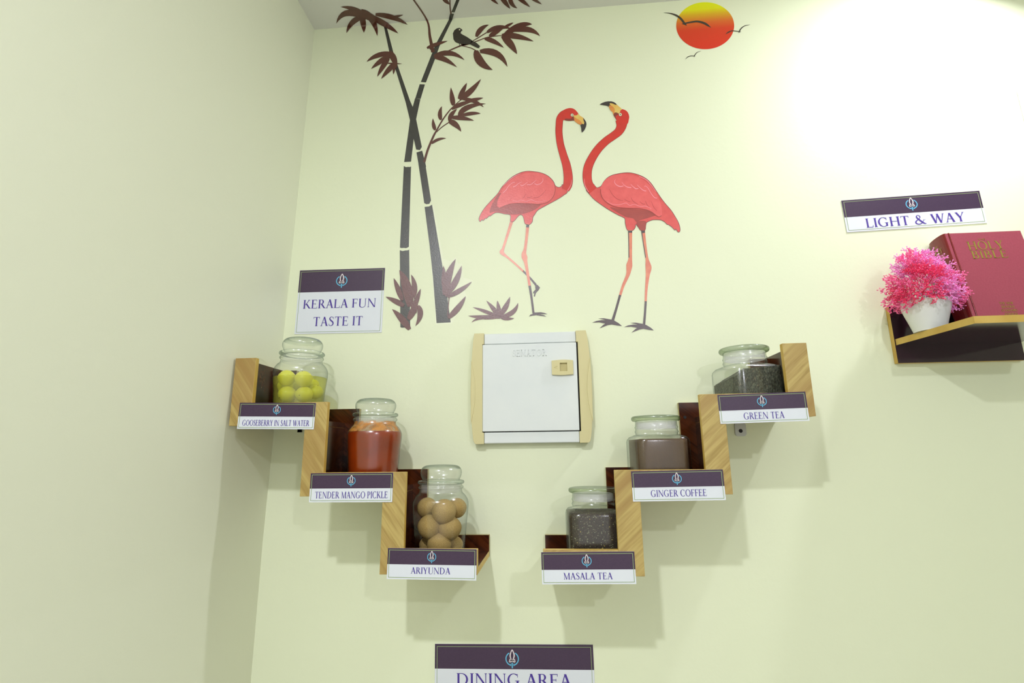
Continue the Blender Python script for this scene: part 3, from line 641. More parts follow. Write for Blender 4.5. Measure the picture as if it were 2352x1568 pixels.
for q in ([(1330, 730, 6), (1450, 700, 8), (1550, 620, 7), (1610, 540, 4)], [(1080, 740, 5), (1120, 700, 7), (1160, 630, 4)], [(1180, 720, 6), (1260, 715, 6), (1300, 685, 4)], [(790, 790, 5), (830, 720, 4)]):
    put(fl, 'feather_line', BL_, rib(q, 4), m_vein, 3.4)
neckL = [(684, 112), (658, 118), (634, 145), (628, 190), (627, 240), (636, 310), (655, 380), (676, 450), (686, 520), (683, 570), (668, 605)]
nw = [36, 46, 44, 43, 43, 44, 47, 52, 56, 56, 46]
put(fl, 'neck', FZ, rib([(x, y, ww + 3) for (x, y), ww in zip(neckL, nw)], 5), m_out, 1.6)
put(fl, 'neck', FZ, rib([(x, y, ww) for (x, y), ww in zip(neckL, nw)], 5), m_red, 2.2)
headL = [(500, 620), (600, 500), (740, 410), (900, 360), (1040, 360), (1170, 410), (1270, 510), (1340, 615), (1250, 680), (1150, 700), (1120, 760), (1150, 900), (1080, 915), (950, 925), (740, 900), (600, 860)]
put(fl, 'head', HL, poly_s(headL, 3), m_red, 3); put(fl, 'throat_shade', HL, poly_s([(760, 830), (1000, 830), (1080, 740), (1140, 760), (1160, 905), (1080, 915), (950, 928), (750, 905)], 3), m_redd, 3.6)
put(fl, 'beak', HL, poly_s([(1120, 690), (1250, 685), (1345, 620), (1420, 700), (1560, 790), (1640, 900), (1640, 1060), (1540, 1090), (1440, 1110), (1330, 1060), (1200, 970), (1150, 890)], 3), m_beak, 3.2)
put(fl, 'lower_beak', HL, poly_s([(1150, 760), (1250, 820), (1400, 900), (1490, 1020), (1480, 1085), (1430, 1100), (1310, 1050), (1200, 960), (1150, 890)], 3), m_beako, 3.8)
put(fl, 'beak_tip', HL, [[(1560, 800), (1630, 880), (1690, 980), (1708, 1080), (1680, 1200), (1620, 1330), (1540, 1430), (1495, 1450), (1480, 1380), (1470, 1260), (1435, 1130), (1440, 1100), (1490, 1085), (1500, 1040), (1540, 1080), (1590, 1080), (1610, 1000), (1570, 890)]], m_tip, 4.4)
eye(fl, HL, (1062, 668), 66)
def leg(root, pts, m, lay, name='leg'): put(root, name, FZ, rib(pts, 4), m, lay)
leg(fl, [(325, 800, 20), (300, 880, 17), (270, 975, 16), (262, 1000, 22)], m_legc, .8)
leg(fl, [(262, 985, 10), (258, 1003, 26), (268, 1016, 22), (290, 1033, 14), (340, 1075, 12), (400, 1130, 12)], m_legc, 1.0)
leg(fl, [(395, 1125, 12), (440, 1170, 12), (478, 1215, 14)], m_legd, 1.0)
leg(fl, [(427, 822, 20), (420, 900, 18), (410, 980, 18), (402, 1015, 30), (406, 1040, 36), (413, 1070, 22), (425, 1140, 18), (440, 1230, 16)], m_legc, 1.4)
leg(fl, [(438, 1220, 16), (452, 1310, 14), (463, 1398, 14)], m_legd, 1.5)
put(fl, 'foot', FZ, [[(474, 1212), (490, 1216), (505, 1233), (494, 1252), (478, 1268), (472, 1292), (465, 1288), (470, 1262), (462, 1273), (460, 1262), (476, 1245), (474, 1232)]], m_legd, 1.6)
put(fl, 'foot', FZ, [[(434, 1418), (444, 1406), (458, 1402), (462, 1392), (474, 1393), (510, 1391), (535, 1396), (553, 1403), (520, 1404), (500, 1404), (530, 1410), (546, 1419), (515, 1415), (480, 1410), (455, 1413)]], m_legd, 1.6)
# ---- right flamingo (head thrown back)
fr = thing('flamingo_sticker', 'scarlet flamingo wall sticker on both legs, beak raised, right of the pair', 'wall sticker', tuple(at(1440, 755)))
bodyR = [(110, 590), (60, 500), (215, 400), (240, 450), (290, 468), (350, 450), (385, 420), (440, 330), (520, 250), (620, 200), (750, 170), (900, 150), (1030, 158), (1180, 200), (1320, 270), (1430, 370), (1540, 530), (1640, 680), (1740, 810), (1860, 950), (1950, 1090), (2020, 1220), (2050, 1340), (2040, 1400), (2000, 1405), (1960, 1345), (1940, 1370), (1890, 1320), (1870, 1300), (1800, 1250), (1775, 1250), (1720, 1195), (1640, 1155), (1520, 1148), (1440, 1160), (1345, 1205), (1325, 1260), (1305, 1370), (1210, 1372), (1170, 1320), (1112, 1250), (1100, 1310), (1045, 1375), (945, 1375), (905, 1310), (885, 1210), (870, 1115), (740, 1050), (560, 950), (400, 845), (230, 720)]
put(fr, 'body', BR_, poly_s(bodyR, 3), m_pink, 1); outl(fr, BR_, bodyR, 9, 1.4)
put(fr, 'belly_shade', BR_, poly_s([(560, 880), (760, 910), (1100, 925), (1380, 960), (1540, 1040), (1400, 1100), (1200, 1160), (1130, 1200), (1050, 1120), (880, 1080), (700, 980)], 3), m_wingd, 1.8)
put(fr, 'thigh_shade', BR_, poly_s([(1120, 1230), (1180, 1175), (1320, 1180), (1325, 1260), (1305, 1368), (1215, 1368), (1170, 1310)], 3), m_wingd, 1.9)
put(fr, 'wing', BR_, poly_s([(385, 420), (440, 330), (520, 255), (630, 205), (800, 180), (1000, 190), (1180, 250), (1330, 350), (1480, 500), (1580, 660), (1640, 820), (1665, 960), (1655, 1060), (1600, 1085), (1530, 1040), (1400, 950), (1200, 905), (950, 895), (750, 880), (580, 830), (440, 730), (375, 620), (362, 510)], 3), m_wing, 2.4)
outl(fr, BR_, [(365, 500), (375, 620), (440, 735), (580, 838), (750, 890), (950, 905), (1200, 915), (1400, 962), (1530, 1050), (1600, 1088), (1655, 1060)], 14, 3, False, m_wingd)
for q in ([(680, 290, 4), (660, 350, 12), (700, 410, 16), (780, 445, 20), (850, 430, 12)], [(810, 345, 4), (860, 410, 10), (930, 455, 16), (1015, 470, 18)], [(1000, 395, 6), (1050, 445, 12), (1110, 490, 18), (1165, 485, 12)], [(1135, 405, 6), (1200, 470, 12), (1270, 525, 16), (1330, 540, 18)], [(1300, 450, 10), (1310, 430, 10), (1370, 480, 10), (1440, 600, 12), (1510, 680, 14), (1560, 690, 12)],
          [(500, 760, 6), (620, 820, 8), (760, 830, 8), (900, 795, 8), (980, 845, 8), (1080, 825, 8), (1200, 865, 8), (1320, 860, 8), (1440, 915, 6)], [(1180, 230, 8), (1330, 300, 14), (1440, 420, 12), (1540, 560, 6)], [(20, 280, 5), (35, 420, 10), (110, 560, 10)]):
    put(fr, 'feather_line', BR_, rib(q, 4), m_plume, 3.4)
for q in ([(550, 500, 5), (620, 620, 8), (720, 710, 8), (840, 745, 5)], [(870, 715, 5), (930, 750, 8), (990, 765, 5)], [(1010, 680, 5), (1060, 760, 8), (1160, 820, 6)], [(1195, 760, 5), (1250, 810, 8), (1310, 815, 5)], [(1315, 750, 5), (1350, 830, 8), (1400, 885, 5)], [(1440, 760, 5), (1490, 880, 8), (1560, 960, 5)]):
    put(fr, 'feather_line', BR_, rib(q, 4), m_vein, 3.4)
neckR = [(1030, 160), (1028, 195), (1010, 230), (975, 258), (930, 290), (880, 340), (840, 400), (814, 460), (808, 520), (818, 570), (846, 610)]
nw = [76, 62, 52, 48, 48, 50, 52, 55, 56, 56, 60]
put(fr, 'neck', FZ, rib([(x, y, ww + 3) for (x, y), ww in zip(neckR, nw)], 5), m_out, 1.6)
put(fr, 'neck', FZ, rib([(x, y, ww) for (x, y), ww in zip(neckR, nw)], 5), m_red, 2.2)
headR = [(960, 860), (1000, 780), (1200, 800), (1260, 740), (1265, 660), (1340, 600), (1440, 620), (1550, 680), (1630, 790), (1670, 940), (1650, 1080), (1600, 1250), (1420, 1330), (1200, 1300), (1140, 1180), (1060, 1030)]
put(fr, 'head', HR, poly_s(headR, 3), m_red, 3); put(fr, 'throat_shade', HR, poly_s([(955, 850), (990, 770), (1100, 750), (1200, 820), (1100, 880), (1060, 960), (1110, 1080), (1060, 1030)], 3), m_redd, 3.6)
put(fr, 'beak', HR, poly_s([(785, 340), (900, 320), (1100, 390), (1200, 470), (1340, 600), (1265, 670), (1250, 790), (1190, 800), (1020, 760), (960, 850), (920, 740), (820, 640), (760, 500)], 3), m_beak, 3.2)
put(fr, 'lower_beak', HR, poly_s([(765, 470), (820, 430), (920, 480), (1010, 580), (1010, 720), (960, 850), (925, 740), (820, 640)], 3), m_beako, 3.8)
put(fr, 'beak_tip', HR, [[(335, 388), (450, 320), (580, 270), (730, 245), (870, 248), (980, 280), (1060, 330), (1120, 405), (1040, 395), (930, 345), (820, 325), (785, 350), (800, 400), (860, 425), (780, 430), (750, 490), (700, 450), (600, 430), (450, 405)]], m_tip, 4.4)
eye(fr, HR, (1272, 842), 68)
leg(fr, [(1085, 862, 26), (1086, 950, 22), (1086, 1040, 22), (1080, 1085, 38), (1078, 1105, 36), (1070, 1150, 24), (1040, 1220, 18), (1018, 1290, 15)], m_legc, 1.2)
leg(fr, [(1020, 1280, 15), (995, 1370, 15), (972, 1445, 18)], m_legd, 1.3)
leg(fr, [(1167, 862, 26), (1178, 950, 20), (1192, 1040, 18), (1200, 1085, 34), (1203, 1110, 38), (1197, 1160, 24), (1188, 1250, 16), (1184, 1330, 14)], m_legc, 1.2)
leg(fr, [(1185, 1320, 14), (1180, 1400, 14), (1174, 1470, 16)], m_legd, 1.3)
leg(fr, [(1074, 868, 6), (1076, 950, 5), (1077, 1040, 5)], m_legd, 1.6, 'leg_outline')
leg(fr, [(1158, 868, 6), (1170, 950, 5), (1184, 1040, 5)], m_legd, 1.6, 'leg_outline')
leg(fr, [(1085, 866, 26), (1085, 880, 25)], m_legd, 1.5, 'knee_band'); leg(fr, [(1167, 866, 24), (1169, 882, 22)], m_legd, 1.5, 'knee_band')
leg(fl, [(426, 828, 20), (424, 846, 18)], m_legd, 1.5, 'knee_band')
for dx, dy in ((0, 0), (205, 28)):
    put(fr, 'foot', FZ, [[(x + dx, y + dy) for x, y in [(840, 1458), (868, 1447), (900, 1442), (930, 1442), (880, 1431), (915, 1430), (965, 1438), (985, 1446), (1012, 1462), (1032, 1480), (1000, 1476), (965, 1470), (940, 1474), (915, 1484), (888, 1494), (912, 1472), (925, 1464), (885, 1456)]]], m_legd, 1.6)

# ---- sun and gulls
SZ = Z(9.046, 1500, 0)
sun = thing('sun_sticker', 'round yellow to red setting sun wall sticker near the ceiling', 'wall sticker', tuple(at(1620, 110)))
zt, zb = at(1619, 6).z, at(1619, 112).z
put(sun, 'disc', SZ, [[(1083 + 602 * cos(k * pi / 36), 533 + 488 * sin(k * pi / 36)) for k in range(72)]], sun_mat(zb, zt), .5)
def gull(label, wings, tail):
    g = thing('gull_sticker', label, 'wall sticker', tuple(at(*SZ(wings[0][0][:2]))))
    for wv in wings: put(g, 'wing', SZ, rib(wv, 5), m_bird, 2)
    put(g, 'tail', SZ, tail, m_bird, 2.4)
gull('large black gull sticker crossing the left side of the sun', [[(220, 265, 2), (350, 275, 18), (480, 318, 36), (580, 390, 42), (655, 490, 44)], [(660, 485, 26), (800, 458, 34), (920, 445, 38), (1050, 475, 44), (1130, 520, 40), (1205, 574, 3)]], [[(595, 495), (660, 478), (700, 470), (690, 500), (702, 535), (650, 512)]])
gull('mid-sized black gull sticker at the right rim of the sun', [[(2020, 511, 2), (1920, 530, 14), (1840, 580, 20), (1790, 655, 22)], [(1800, 655, 14), (1720, 645, 14), (1640, 640, 18), (1560, 672, 24), (1506, 714, 3)]], [[(1780, 640), (1830, 660), (1800, 668), (1782, 688)]])
gull('smallest gull sticker below the sun', [[(998, 1058, 2), (920, 1085, 11), (875, 1130, 14), (858, 1168, 16)], [(862, 1166, 10), (790, 1160, 12), (720, 1182, 13), (673, 1234, 2)]], [[(850, 1155), (882, 1168), (862, 1172), (856, 1188)]])

# white panel whose left edge shows at the right border
p0, p1 = at(2334, 210), at(2352, 292)
b = MB(); b.box(p0.x, p0.x + .30, -.010, -.0008, 1.98, p0.z); o = b.build('white_board', mat('white_board_paint', (.86, .87, .84, 1), .4), bevel=.001)
tag(o, 'blank white board at the right border, only its left edge showing', 'board')

# ------------------------------------------------------------------ jars
def smooth_prof(pts, n=5): return [(p[0], p[1]) for p in cat(pts, n)]
def cookie_jar(label, X, Y, z0, s=1.0):
    root = thing('glass_jar', label, 'jar', (X, Y, z0), None)
    c = (X, Y, z0)
    prof = smooth_prof([(.0, .003), (.030, .0025), (.045, .003), (.0495, .008), (.0515, .030), (.0545, .070), (.0572, .098), (.0575, .108), (.0555, .116), (.0505, .124), (.0455, .129), (.0437, .134)], 4)
    b = MB(); b.lathe([(r * s, z * s) for r, z in prof], c, 64); part(b, 'body', m_glass, root, smooth=True)
    b = MB(); b.lathe([(r * s, z * s) for r, z in smooth_prof([(.0437, .134), (.0440, .137), (.0462, .1385), (.0468, .1405), (.0460, .1425), (.0440, .1435), (.0440, .146)], 3)], c, 64); part(b, 'neck_ring', m_glass, root, smooth=True)
    b = MB(); b.lathe([(r * s, z * s) for r, z in [(.0405, .130), (.0405, .146)]], c, 48); part(b, 'seal', m_seal2, root, smooth=True)
    lid = MB()
    lid.lathe([(r * s, z * s) for r, z in smooth_prof([(.034, .1468), (.044, .1465), (.0478, .1485), (.0482, .1512), (.0468, .1535), (.042, .1548)], 4)], c, 64)
    L = part(lid, 'lid', m_rim, root, smooth=True)
    b = MB(); b.lathe([(r * s, z * s) for r, z in smooth_prof([(.0385, .1545), (.0392, .157), (.0415, .162), (.0430, .168), (.0425, .1745), (.0385, .181), (.031, .1845), (.016, .186), (.0, .1863)], 4)], c, 64)
    k = b.build('knob', m_glass, L, smooth=True)
    k.matrix_parent_inverse = Matrix.Translation(-Vector(root.location)) if False else Matrix.Identity(4)
    b = MB(); b.lathe([(r * s, z * s) for r, z in smooth_prof([(.040, .1770), (.0385, .1795), (.034, .1828), (.030, .1840)], 3)], c, 64); b.build('knob_rim', m_rim, L, smooth=True)
    return root
YJ = -.098
JG = (-.5655, YJ, ZBL[0] + T); JT = (-.3895, YJ, ZBL[1] + T); JA = (-.2425, YJ, ZBL[2] + T)
cookie_jar('glass jar with domed lid holding gooseberries, topmost left jar', *JG)
cookie_jar('glass jar with domed lid full of red pickle, middle left jar', *JT)
cookie_jar('glass jar with domed lid holding brown sweet balls, lowest left jar', *JA)

def rsq(h, r, n=7):
    P = []
    for (cx, cy, a0) in ((h - r, h - r, 0), (-h + r, h - r, pi / 2), (-h + r, -h + r, pi), (h - r, -h + r, 3 * pi / 2)):
        for k in range(n): a = a0 + k / (n - 1) * pi / 2; P.append((cx + r * cos(a), cy + r * sin(a)))
    return P
def loft(b, rings, mi=0, cap=(False, False)):
    i = len(b.v); n = len(rings[0])
    for R in rings: b.v += [tuple(p) for p in R]
    for j in range(len(rings) - 1):
        for k in range(n):
            k2 = (k + 1) % n; b.f.append((i + j * n + k, i + j * n + k2, i + (j + 1) * n + k2, i + (j + 1) * n + k)); b.m.append(mi)
    if cap[0]: b.f.append(tuple(i + k for k in reversed(range(n)))); b.m.append(mi)
    if cap[1]: b.f.append(tuple(i + (len(rings) - 1) * n + k for k in range(n))); b.m.append(mi)
def square_jar(label, X, Y, z0, rz=0.0, h=.0545):
    root = thing('glass_jar', label, 'jar', (X, Y, z0))
    def R(hh, rr, z): return [(X + x * cos(rz) - y * sin(rz), Y + x * sin(rz) + y * cos(rz), z0 + z) for x, y in rsq(hh, rr)]
    b = MB(); loft(b, [R(h - .004, .016, .001), R(h - .001, .019, .004), R(h, .02, .012), R(h, .02, .086), R(h - .001, .021, .091), R(h - .004, .026, .096), R(h - .009, .034, .0985), R(.0445, .0444, .100)], cap=(True, False))
    part(b, 'body', m_glass, root, smooth=True)
    b = MB(); b.lathe(smooth_prof([(.0425, .100), (.0422, .103), (.0438, .106), (.0425, .109), (.0422, .112), (.0436, .115), (.0422, .118), (.0418, .127)], 3), (X, Y, z0), 56); part(b, 'neck', m_glass, root, smooth=True)
    b = MB(); b.lathe([(.0395, .112), (.0398, .1265)], (X, Y, z0), 48); part(b, 'seal', m_seal, root, 'frosted seal under the lid', smooth=True)
    lid = MB(); lid.lathe(smooth_prof([(.040, .1275), (.0460, .1278), (.0488, .1300), (.0495, .1330), (.0485, .1362), (.0455, .1378), (.042, .1380)], 4), (X, Y, z0), 64)
    L = part(lid, 'lid', m_green, root, smooth=True)
    b = MB(); b.lathe([(.042, .1380), (.030, .1376), (.0001, .1374)], (X, Y, z0), 48); b.build('lid_top', m_glass, L, smooth=True)
    return root
SM = (.0715, YJ, ZBL[2] + T); SG = (.2065, YJ, ZBL[1] + T); SN = (.4000, YJ + .006, ZBL[0] + T)
square_jar('squat glass jar with flat lid full of dark masala tea, lowest right jar', *SM, 0.06)
square_jar('squat glass jar with flat lid full of brown coffee powder, middle right jar', *SG, 0.10, .0548)
square_jar('squat glass jar with flat lid full of green tea leaves, topmost right jar', *SN, 0.22, .0548)

# contents of the square jars
def speckle(name, base, specks, rough=.8, sc=420, stretch=(1, 1, 1), vein=None):
    m = bpy.data.materials.new(name); m.use_nodes = True; nt = m.node_tree; p = nt.nodes['Principled BSDF']; L = nt.links.new
    tc = nt.nodes.new('ShaderNodeTexCoord'); mp = nt.nodes.new('ShaderNodeMapping'); mp.inputs['Scale'].default_value = stretch
    v = nt.nodes.new('ShaderNodeTexVoronoi'); v.inputs['Scale'].default_value = sc
    r = nt.nodes.new('ShaderNodeValToRGB'); r.color_ramp.interpolation = 'CONSTANT'; e = r.color_ramp.elements
    e[0].position = 0; e[0].color = base[0]; e[1].position = .30; e[1].color = base[1]
    for q, c in specks: x = e.new(q); x.color = c
    sp = nt.nodes.new('ShaderNodeSeparateColor')
    L(tc.outputs['Object'], mp.inputs[0]); L(mp.outputs[0], v.inputs['Vector']); L(v.outputs['Color'], sp.inputs[0]); L(sp.outputs[0], r.inputs[0])
    n = nt.nodes.new('ShaderNodeTexNoise'); n.inputs['Scale'].default_value = 26; n.inputs['Detail'].default_value = 4
    mp2 = nt.nodes.new('ShaderNodeMapping'); mp2.inputs['Scale'].default_value = vein or (1, 1, 1)
    L(tc.outputs['Object'], mp2.inputs[0]); L(mp2.outputs[0], n.inputs['Vector'])
    r2 = nt.nodes.new('ShaderNodeValToRGB'); r2.color_ramp.elements[0].position = .35; r2.color_ramp.elements[1].position = .68
    r2.color_ramp.elements[0].color = (.86, .86, .86, 1); r2.color_ramp.elements[1].color = (1.15, 1.15, 1.15, 1)
    mx = nt.nodes.new('ShaderNodeMix'); mx.data_type = 'RGBA'; mx.blend_type = 'MULTIPLY'; mx.inputs['Factor'].default_value = 1
    L(n.outputs['Fac'], r2.inputs[0]); L(r.outputs[0], mx.inputs['A']); L(r2.outputs[0], mx.inputs['B']); L(mx.outputs['Result'], p.inputs['Base Color'])
    p.inputs['Roughness'].default_value = rough
    bm = nt.nodes.new('ShaderNodeBump'); bm.inputs['Strength'].default_value = .5; bm.inputs['Distance'].default_value = .001
    L(v.outputs['Distance'], bm.inputs['Height']); L(bm.outputs[0], p.inputs['Normal'])
    return m
m_masala = speckle('masala_tea_grains', (srgb(44, 34, 22), srgb(54, 41, 28)), [(.90, srgb(96, 90, 64)), (.965, srgb(150, 154, 118)), (.993, srgb(196, 172, 80))], sc=700)
m_coffee = speckle('coffee_powder', (srgb(80, 58, 32), srgb(88, 65, 38)), [(.7, srgb(96, 72, 45))], sc=900, vein=(1.6, 1.6, .12))
m_gtea = speckle('green_tea_shreds', (srgb(58, 58, 46), srgb(74, 76, 60)), [(.62, srgb(88, 92, 76)), (.86, srgb(106, 106, 84)), (.97, srgb(120, 104, 80))], sc=560, stretch=(1, 1, .5), vein=(1.2, 1.2, .6))
def content(name, label, c, rz, h, zt_, m, slope=False, cat_='food'):
    X, Y, z0 = c; b = MB()
    def ztop(x, y, zz):
        if not slope: return zz
        return min(zz, zt_ - max(0, (-.004 - x)) * .60 - .001 * sin(x * 900))
    rings = []
    def R(hh, rr, z, top=False):
        out = []
        for x, y in rsq(hh, rr, 9):
            wx = x * cos(rz) - y * sin(rz); wy = x * sin(rz) + y * cos(rz)
            out.append((X + wx, Y + wy, z0 + ztop(wx, wy, z) + (random.uniform(-.0006, .0006) if top else 0)))
        return out
    N = 12
    for k in range(N + 1): rings.append(R(h, .017, .0045 + (zt_ - .0045) * k / N, k == N))
    for q in (.8, .5, .2): rings.append(R(h * q, .017 * q, zt_, True))
    loft(b, rings, cap=(True, True))
    o = b.build(name, m, smooth=not slope); tag(o, label, cat_, kind='stuff'); return o
content('tea_leaves', 'dark speckled masala tea filling the lowest right jar', SM, .06, .0522, .0915, m_masala)
content('coffee_powder', 'brown ginger coffee powder filling the middle right jar', SG, .10, .0500, .0905, m_coffee)
content('tea_leaves', 'grey-green tea shreds heaped higher on the right in the topmost right jar', SN, .22, .0522, .0945, m_gtea, True)

# pickle
m_pickle = mat('mango_pickle', srgb(150, 54, 6), .25, .4, noise=(srgb(130, 44, 6), 22))
def rev(name, prof, c, m, label, cat_, seg_=64, kind='stuff'):
    b = MB(); b.lathe(prof, c, seg_); o = b.build(name, m, smooth=True); tag(o, label, cat_, kind=kind); return o
pk = rev('mango_pickle', [(.0001, .0055), (.046, .006), (.0490, .012), (.0508, .030), (.0537, .070), (.0562, .098), (.0566, .108), (.0555, .113), (.0550, .1142), (.03, .1146), (.0001, .1146)], JT, m_pickle, 'deep red mango pickle filling the middle left jar', 'food')
b = MB(); b.lathe([(.0548, .1150), (.0538, .1172), (.0496, .1236), (.0446, .1288), (.0429, .134), (.0432, .1362)], JT, 64); b.build('froth', m_foam, pk, smooth=True)['label'] = 'orange froth smeared inside the shoulder'
# brine and gooseberries
rev('salt_water', [(.0001, .0055), (.046, .006), (.0485, .012), (.0503, .030), (.0532, .070), (.0560, .094), (.0560, .0955), (.03, .0955), (.0001, .0955)], JG, m_brine, 'yellow-green salt water around the gooseberries', 'liquid')
m_goose = mat('gooseberry_skin', srgb(228, 224, 70), .30, .5, noise=(srgb(212, 214, 82), 30), bump=(40, .1, .001))
m_stalk = mat('stalk_scar', srgb(96, 78, 30), .7)
def inner_r(z):   # inside radius of the round jar at height z above its base
    return .0462 if z < .02 else .0475 + (z - .02) * .085 if z < .10 else .052
def fruit(name, label, cat_, px_, py_, dy, r, c, group, m, sq=.94, kind=None, stalk=None):
    p = at(px_, py_, c[1] + dy); v = Vector((p.x - c[0], p.y - c[1])); zz = max(p.z - c[2], r * sq + .0068)
    lim = inner_r(zz) - r
    if v.length > lim: v *= lim / v.length
    root = thing(name, label, cat_, (c[0] + v.x, c[1] + v.y, c[2] + zz), group)
    b = MB(); n = 14; prof = [(max(.00002, r * sin(pi * k / n)) * (1 + .02 * sin(k)), -r * sq * cos(pi * k / n)) for k in range(n + 1)]
    b.lathe(prof, (0, 0, 0), 28); o = b.build('flesh', m, root, smooth=True)
    if name == 'rice_ball': o.name = 'ball'
    if stalk:
        a, e = stalk; d = Vector((sin(a) * cos(e), -cos(a) * cos(e), sin(e)))
        b = MB(); q = d.to_track_quat('Z', 'Y').to_matrix(); pts = []
        b.lathe([(.0002, .0006), (.0011, .0005), (.0014, -.0004), (.0008, -.0012)], (0, 0, 0), 10)
        b.v = [tuple(q @ Vector(v_) + d * (r * (.97 if e < .8 else .94))) for v_ in b.v]; b.build('stalk_scar', m_stalk, root)
    root.rotation_euler = (0, 0, 0)
    return root
GL = 'gooseberries in the topmost left jar'
for lab, x, y, dy, st in [('upper left gooseberry at the front of the jar', 658.5, 868, -.030, (-.7, .6)), ('upper right gooseberry at the front of the jar', 697.9, 869.6, -.030, (0, 1.1)), ('lower left gooseberry at the front of the jar', 659.3, 905, -.028, (-.6, -.5)),
                     ('lower right gooseberry with a dark scar at the front of the jar', 701.4, 905, -.028, (-.1, -.2)), ('gooseberry pressed against the left wall of the jar', 634, 888, .004, (1, 1)), ('gooseberry pressed against the right wall of the jar', 733, 900, .006, (1, 1)), ('hazy gooseberry behind the others, right of centre', 716, 885, .030, (1, 1)), ('hazy gooseberry behind the others, left of centre', 676, 885, .032, (1, 1))]:
    fruit('gooseberry', lab, 'gooseberry', x, y, dy, .0185 if dy < 0 else .0168, JG, GL, m_goose, .95, stalk=st)
m_laddu = mat('crumbly_rice_sweet', srgb(192, 164, 102), .85, .2, noise=(srgb(160, 132, 78), 900), bump=(900, 1.0, .0012))
for lab, x, y, dy, r in [('topmost front rice ball in the lowest left jar', 1019.8, 1174, -.026, .0245), ('front rice ball at the left, middle row of the jar', 985.5, 1209, -.022, .0238), ('front rice ball at the right, middle row of the jar', 1040, 1213, -.020, .0238), ('lowest front rice ball, half behind the ariyunda sign', 1008.6, 1257, -.021, .0240),
                         ('broken-looking rice ball at the back, top left', 977, 1166, .012, .0215), ('rice ball at the back, top right', 1052, 1166, .012, .0205), ('rice ball low at the back on the left', 976, 1252, .014, .0180), ('rice ball low at the back on the right', 1047, 1252, .014, .0180)]:
    fruit('rice_ball', lab, 'sweet', x, y, dy, r, JA, 'rice balls in the lowest left jar', m_laddu, .98)

# ------------------------------------------------------------------ book shelf, book, flowers
ZT_, TB = 1.7362, .0137
XB0, XB1 = .7575, 1.014
bs = thing('book_shelf', 'plum laminate shelf with oak edging carrying the red book, at the right border', 'wall shelf', (XB0, 0, 1.68))
b = MB(); b.box(XB0 - .0035, XB1, -.013, -.0005, 1.6825, 1.8120, {'-y': 1, '+y': 1}); part(b, 'back_board', [m_edge, m_plum], bs)
b = MB(); pl = [(XB0 - .001, -.013), (XB1, -.013), (XB1 - .015, -.2115), (.7735, -.2105)]
n = 4; b.v = [(x, y, ZT_ - TB) for x, y in pl] + [(x, y, ZT_) for x, y in pl]; b.f = [(0, 1, 2, 3), (7, 6, 5, 4)] + [(k, k + 4, (k + 1) % 4 + 4, (k + 1) % 4) for k in range(4)]; b.m = [1, 1, 0, 0, 0, 0]
part(b, 'shelf_board', [m_edge, m_plum], bs)
# book
m_cover = mat('maroon_leatherette', srgb(158, 70, 85), .34, .5, bump=(700, .25, .0004), noise=(srgb(150, 64, 79), 300))  # base maroon lightened to carry the gloss reflection on the cover
m_spine = mat('maroon_spine', srgb(124, 34, 34), .22, .6)
m_page = mat('page_block', srgb(214, 204, 180), .8)
m_gold = mat('gold_foil', srgb(176, 160, 74), .30, .8, .6)
bk = thing('book', 'thick maroon holy bible leaning on the wall above the plum shelf', 'book', (.8705, -.0835, ZT_ + .0084))
BW, BH, BT = .162, .2232, .050
lean = radians(8.6)
bk.rotation_euler = (-lean, 0, radians(.5))
# local frame: x to the right, y into the wall, z up; front cover at y=0
b = MB(); b.box(.004, BW, 0, .0028, 0, BH); b.build('front_cover', m_cover, bk, bevel=.0008)
b = MB(); b.box(.004, BW, BT - .0028, BT, 0, BH); b.build('back_cover', m_cover, bk, bevel=.0008)
b = MB(); b.box(.004, BW - .005, .003, BT - .003, .004, BH - .004); b.build('page_block', m_page, bk)
b = MB(); P = []
for k in range(13):
    t = k / 12; a = -pi / 2 + pi * t; P.append((.006 - .0085 * cos(a) ** .8 if abs(cos(a)) > 1e-6 else .006, BT / 2 + BT / 2 * sin(a)))
Q = P + [(x + .003, .003 + (y) * (BT - .006) / BT) for x, y in reversed(P)]
n = len(Q); b.v = [(x, y, 0) for x, y in Q] + [(x, y, BH) for x, y in Q]
for k in range(n): b.f.append((k, (k + 1) % n, n + (k + 1) % n, n + k)); b.m.append(0)
nn = len(P)
for k in range(nn - 1):
    b.f.append((n + k, n + k + 1, n + n - 2 - k, n + n - 1 - k)); b.m.append(0); b.f.append((n - 1 - k, n - 2 - k, k + 1, k)); b.m.append(0)
sp = b.build('spine', m_spine, bk, smooth=False)
b = MB(); b.tube([(.0115, -.0002, .0), (.0115, -.0002, BH)], .0016, 8); b.build('hinge_ridge', m_spine, bk, smooth=True)
def on_cover(t, x0, x1, z0, z1, nm='gold_lettering', m=m_gold, y=-.0004):
    b = MB()
    for q in set_text(t, .06): b.prism([(x0 + u * (x1 - x0), z0 + v * (z1 - z0)) for u, v in q], y, .0002)
    return b.build(nm, m, bk)
on_cover('THE', .0680, .0830, .2030, .2063)
on_cover('HOLY', .0425, .1155, .1790, .2000)
on_cover('BIBLE', .0440, .1165, .1575, .1765)
for i, (t, x0, x1) in enumerate((('THE NEW', .0640, .0910), ('REVISED', .0660, .0910), ('STANDARD', .0630, .0940), ('VERSION', .0670, .0920))):
    on_cover(t, x0, x1, .0475 - i * .0082, .0530 - i * .0082)
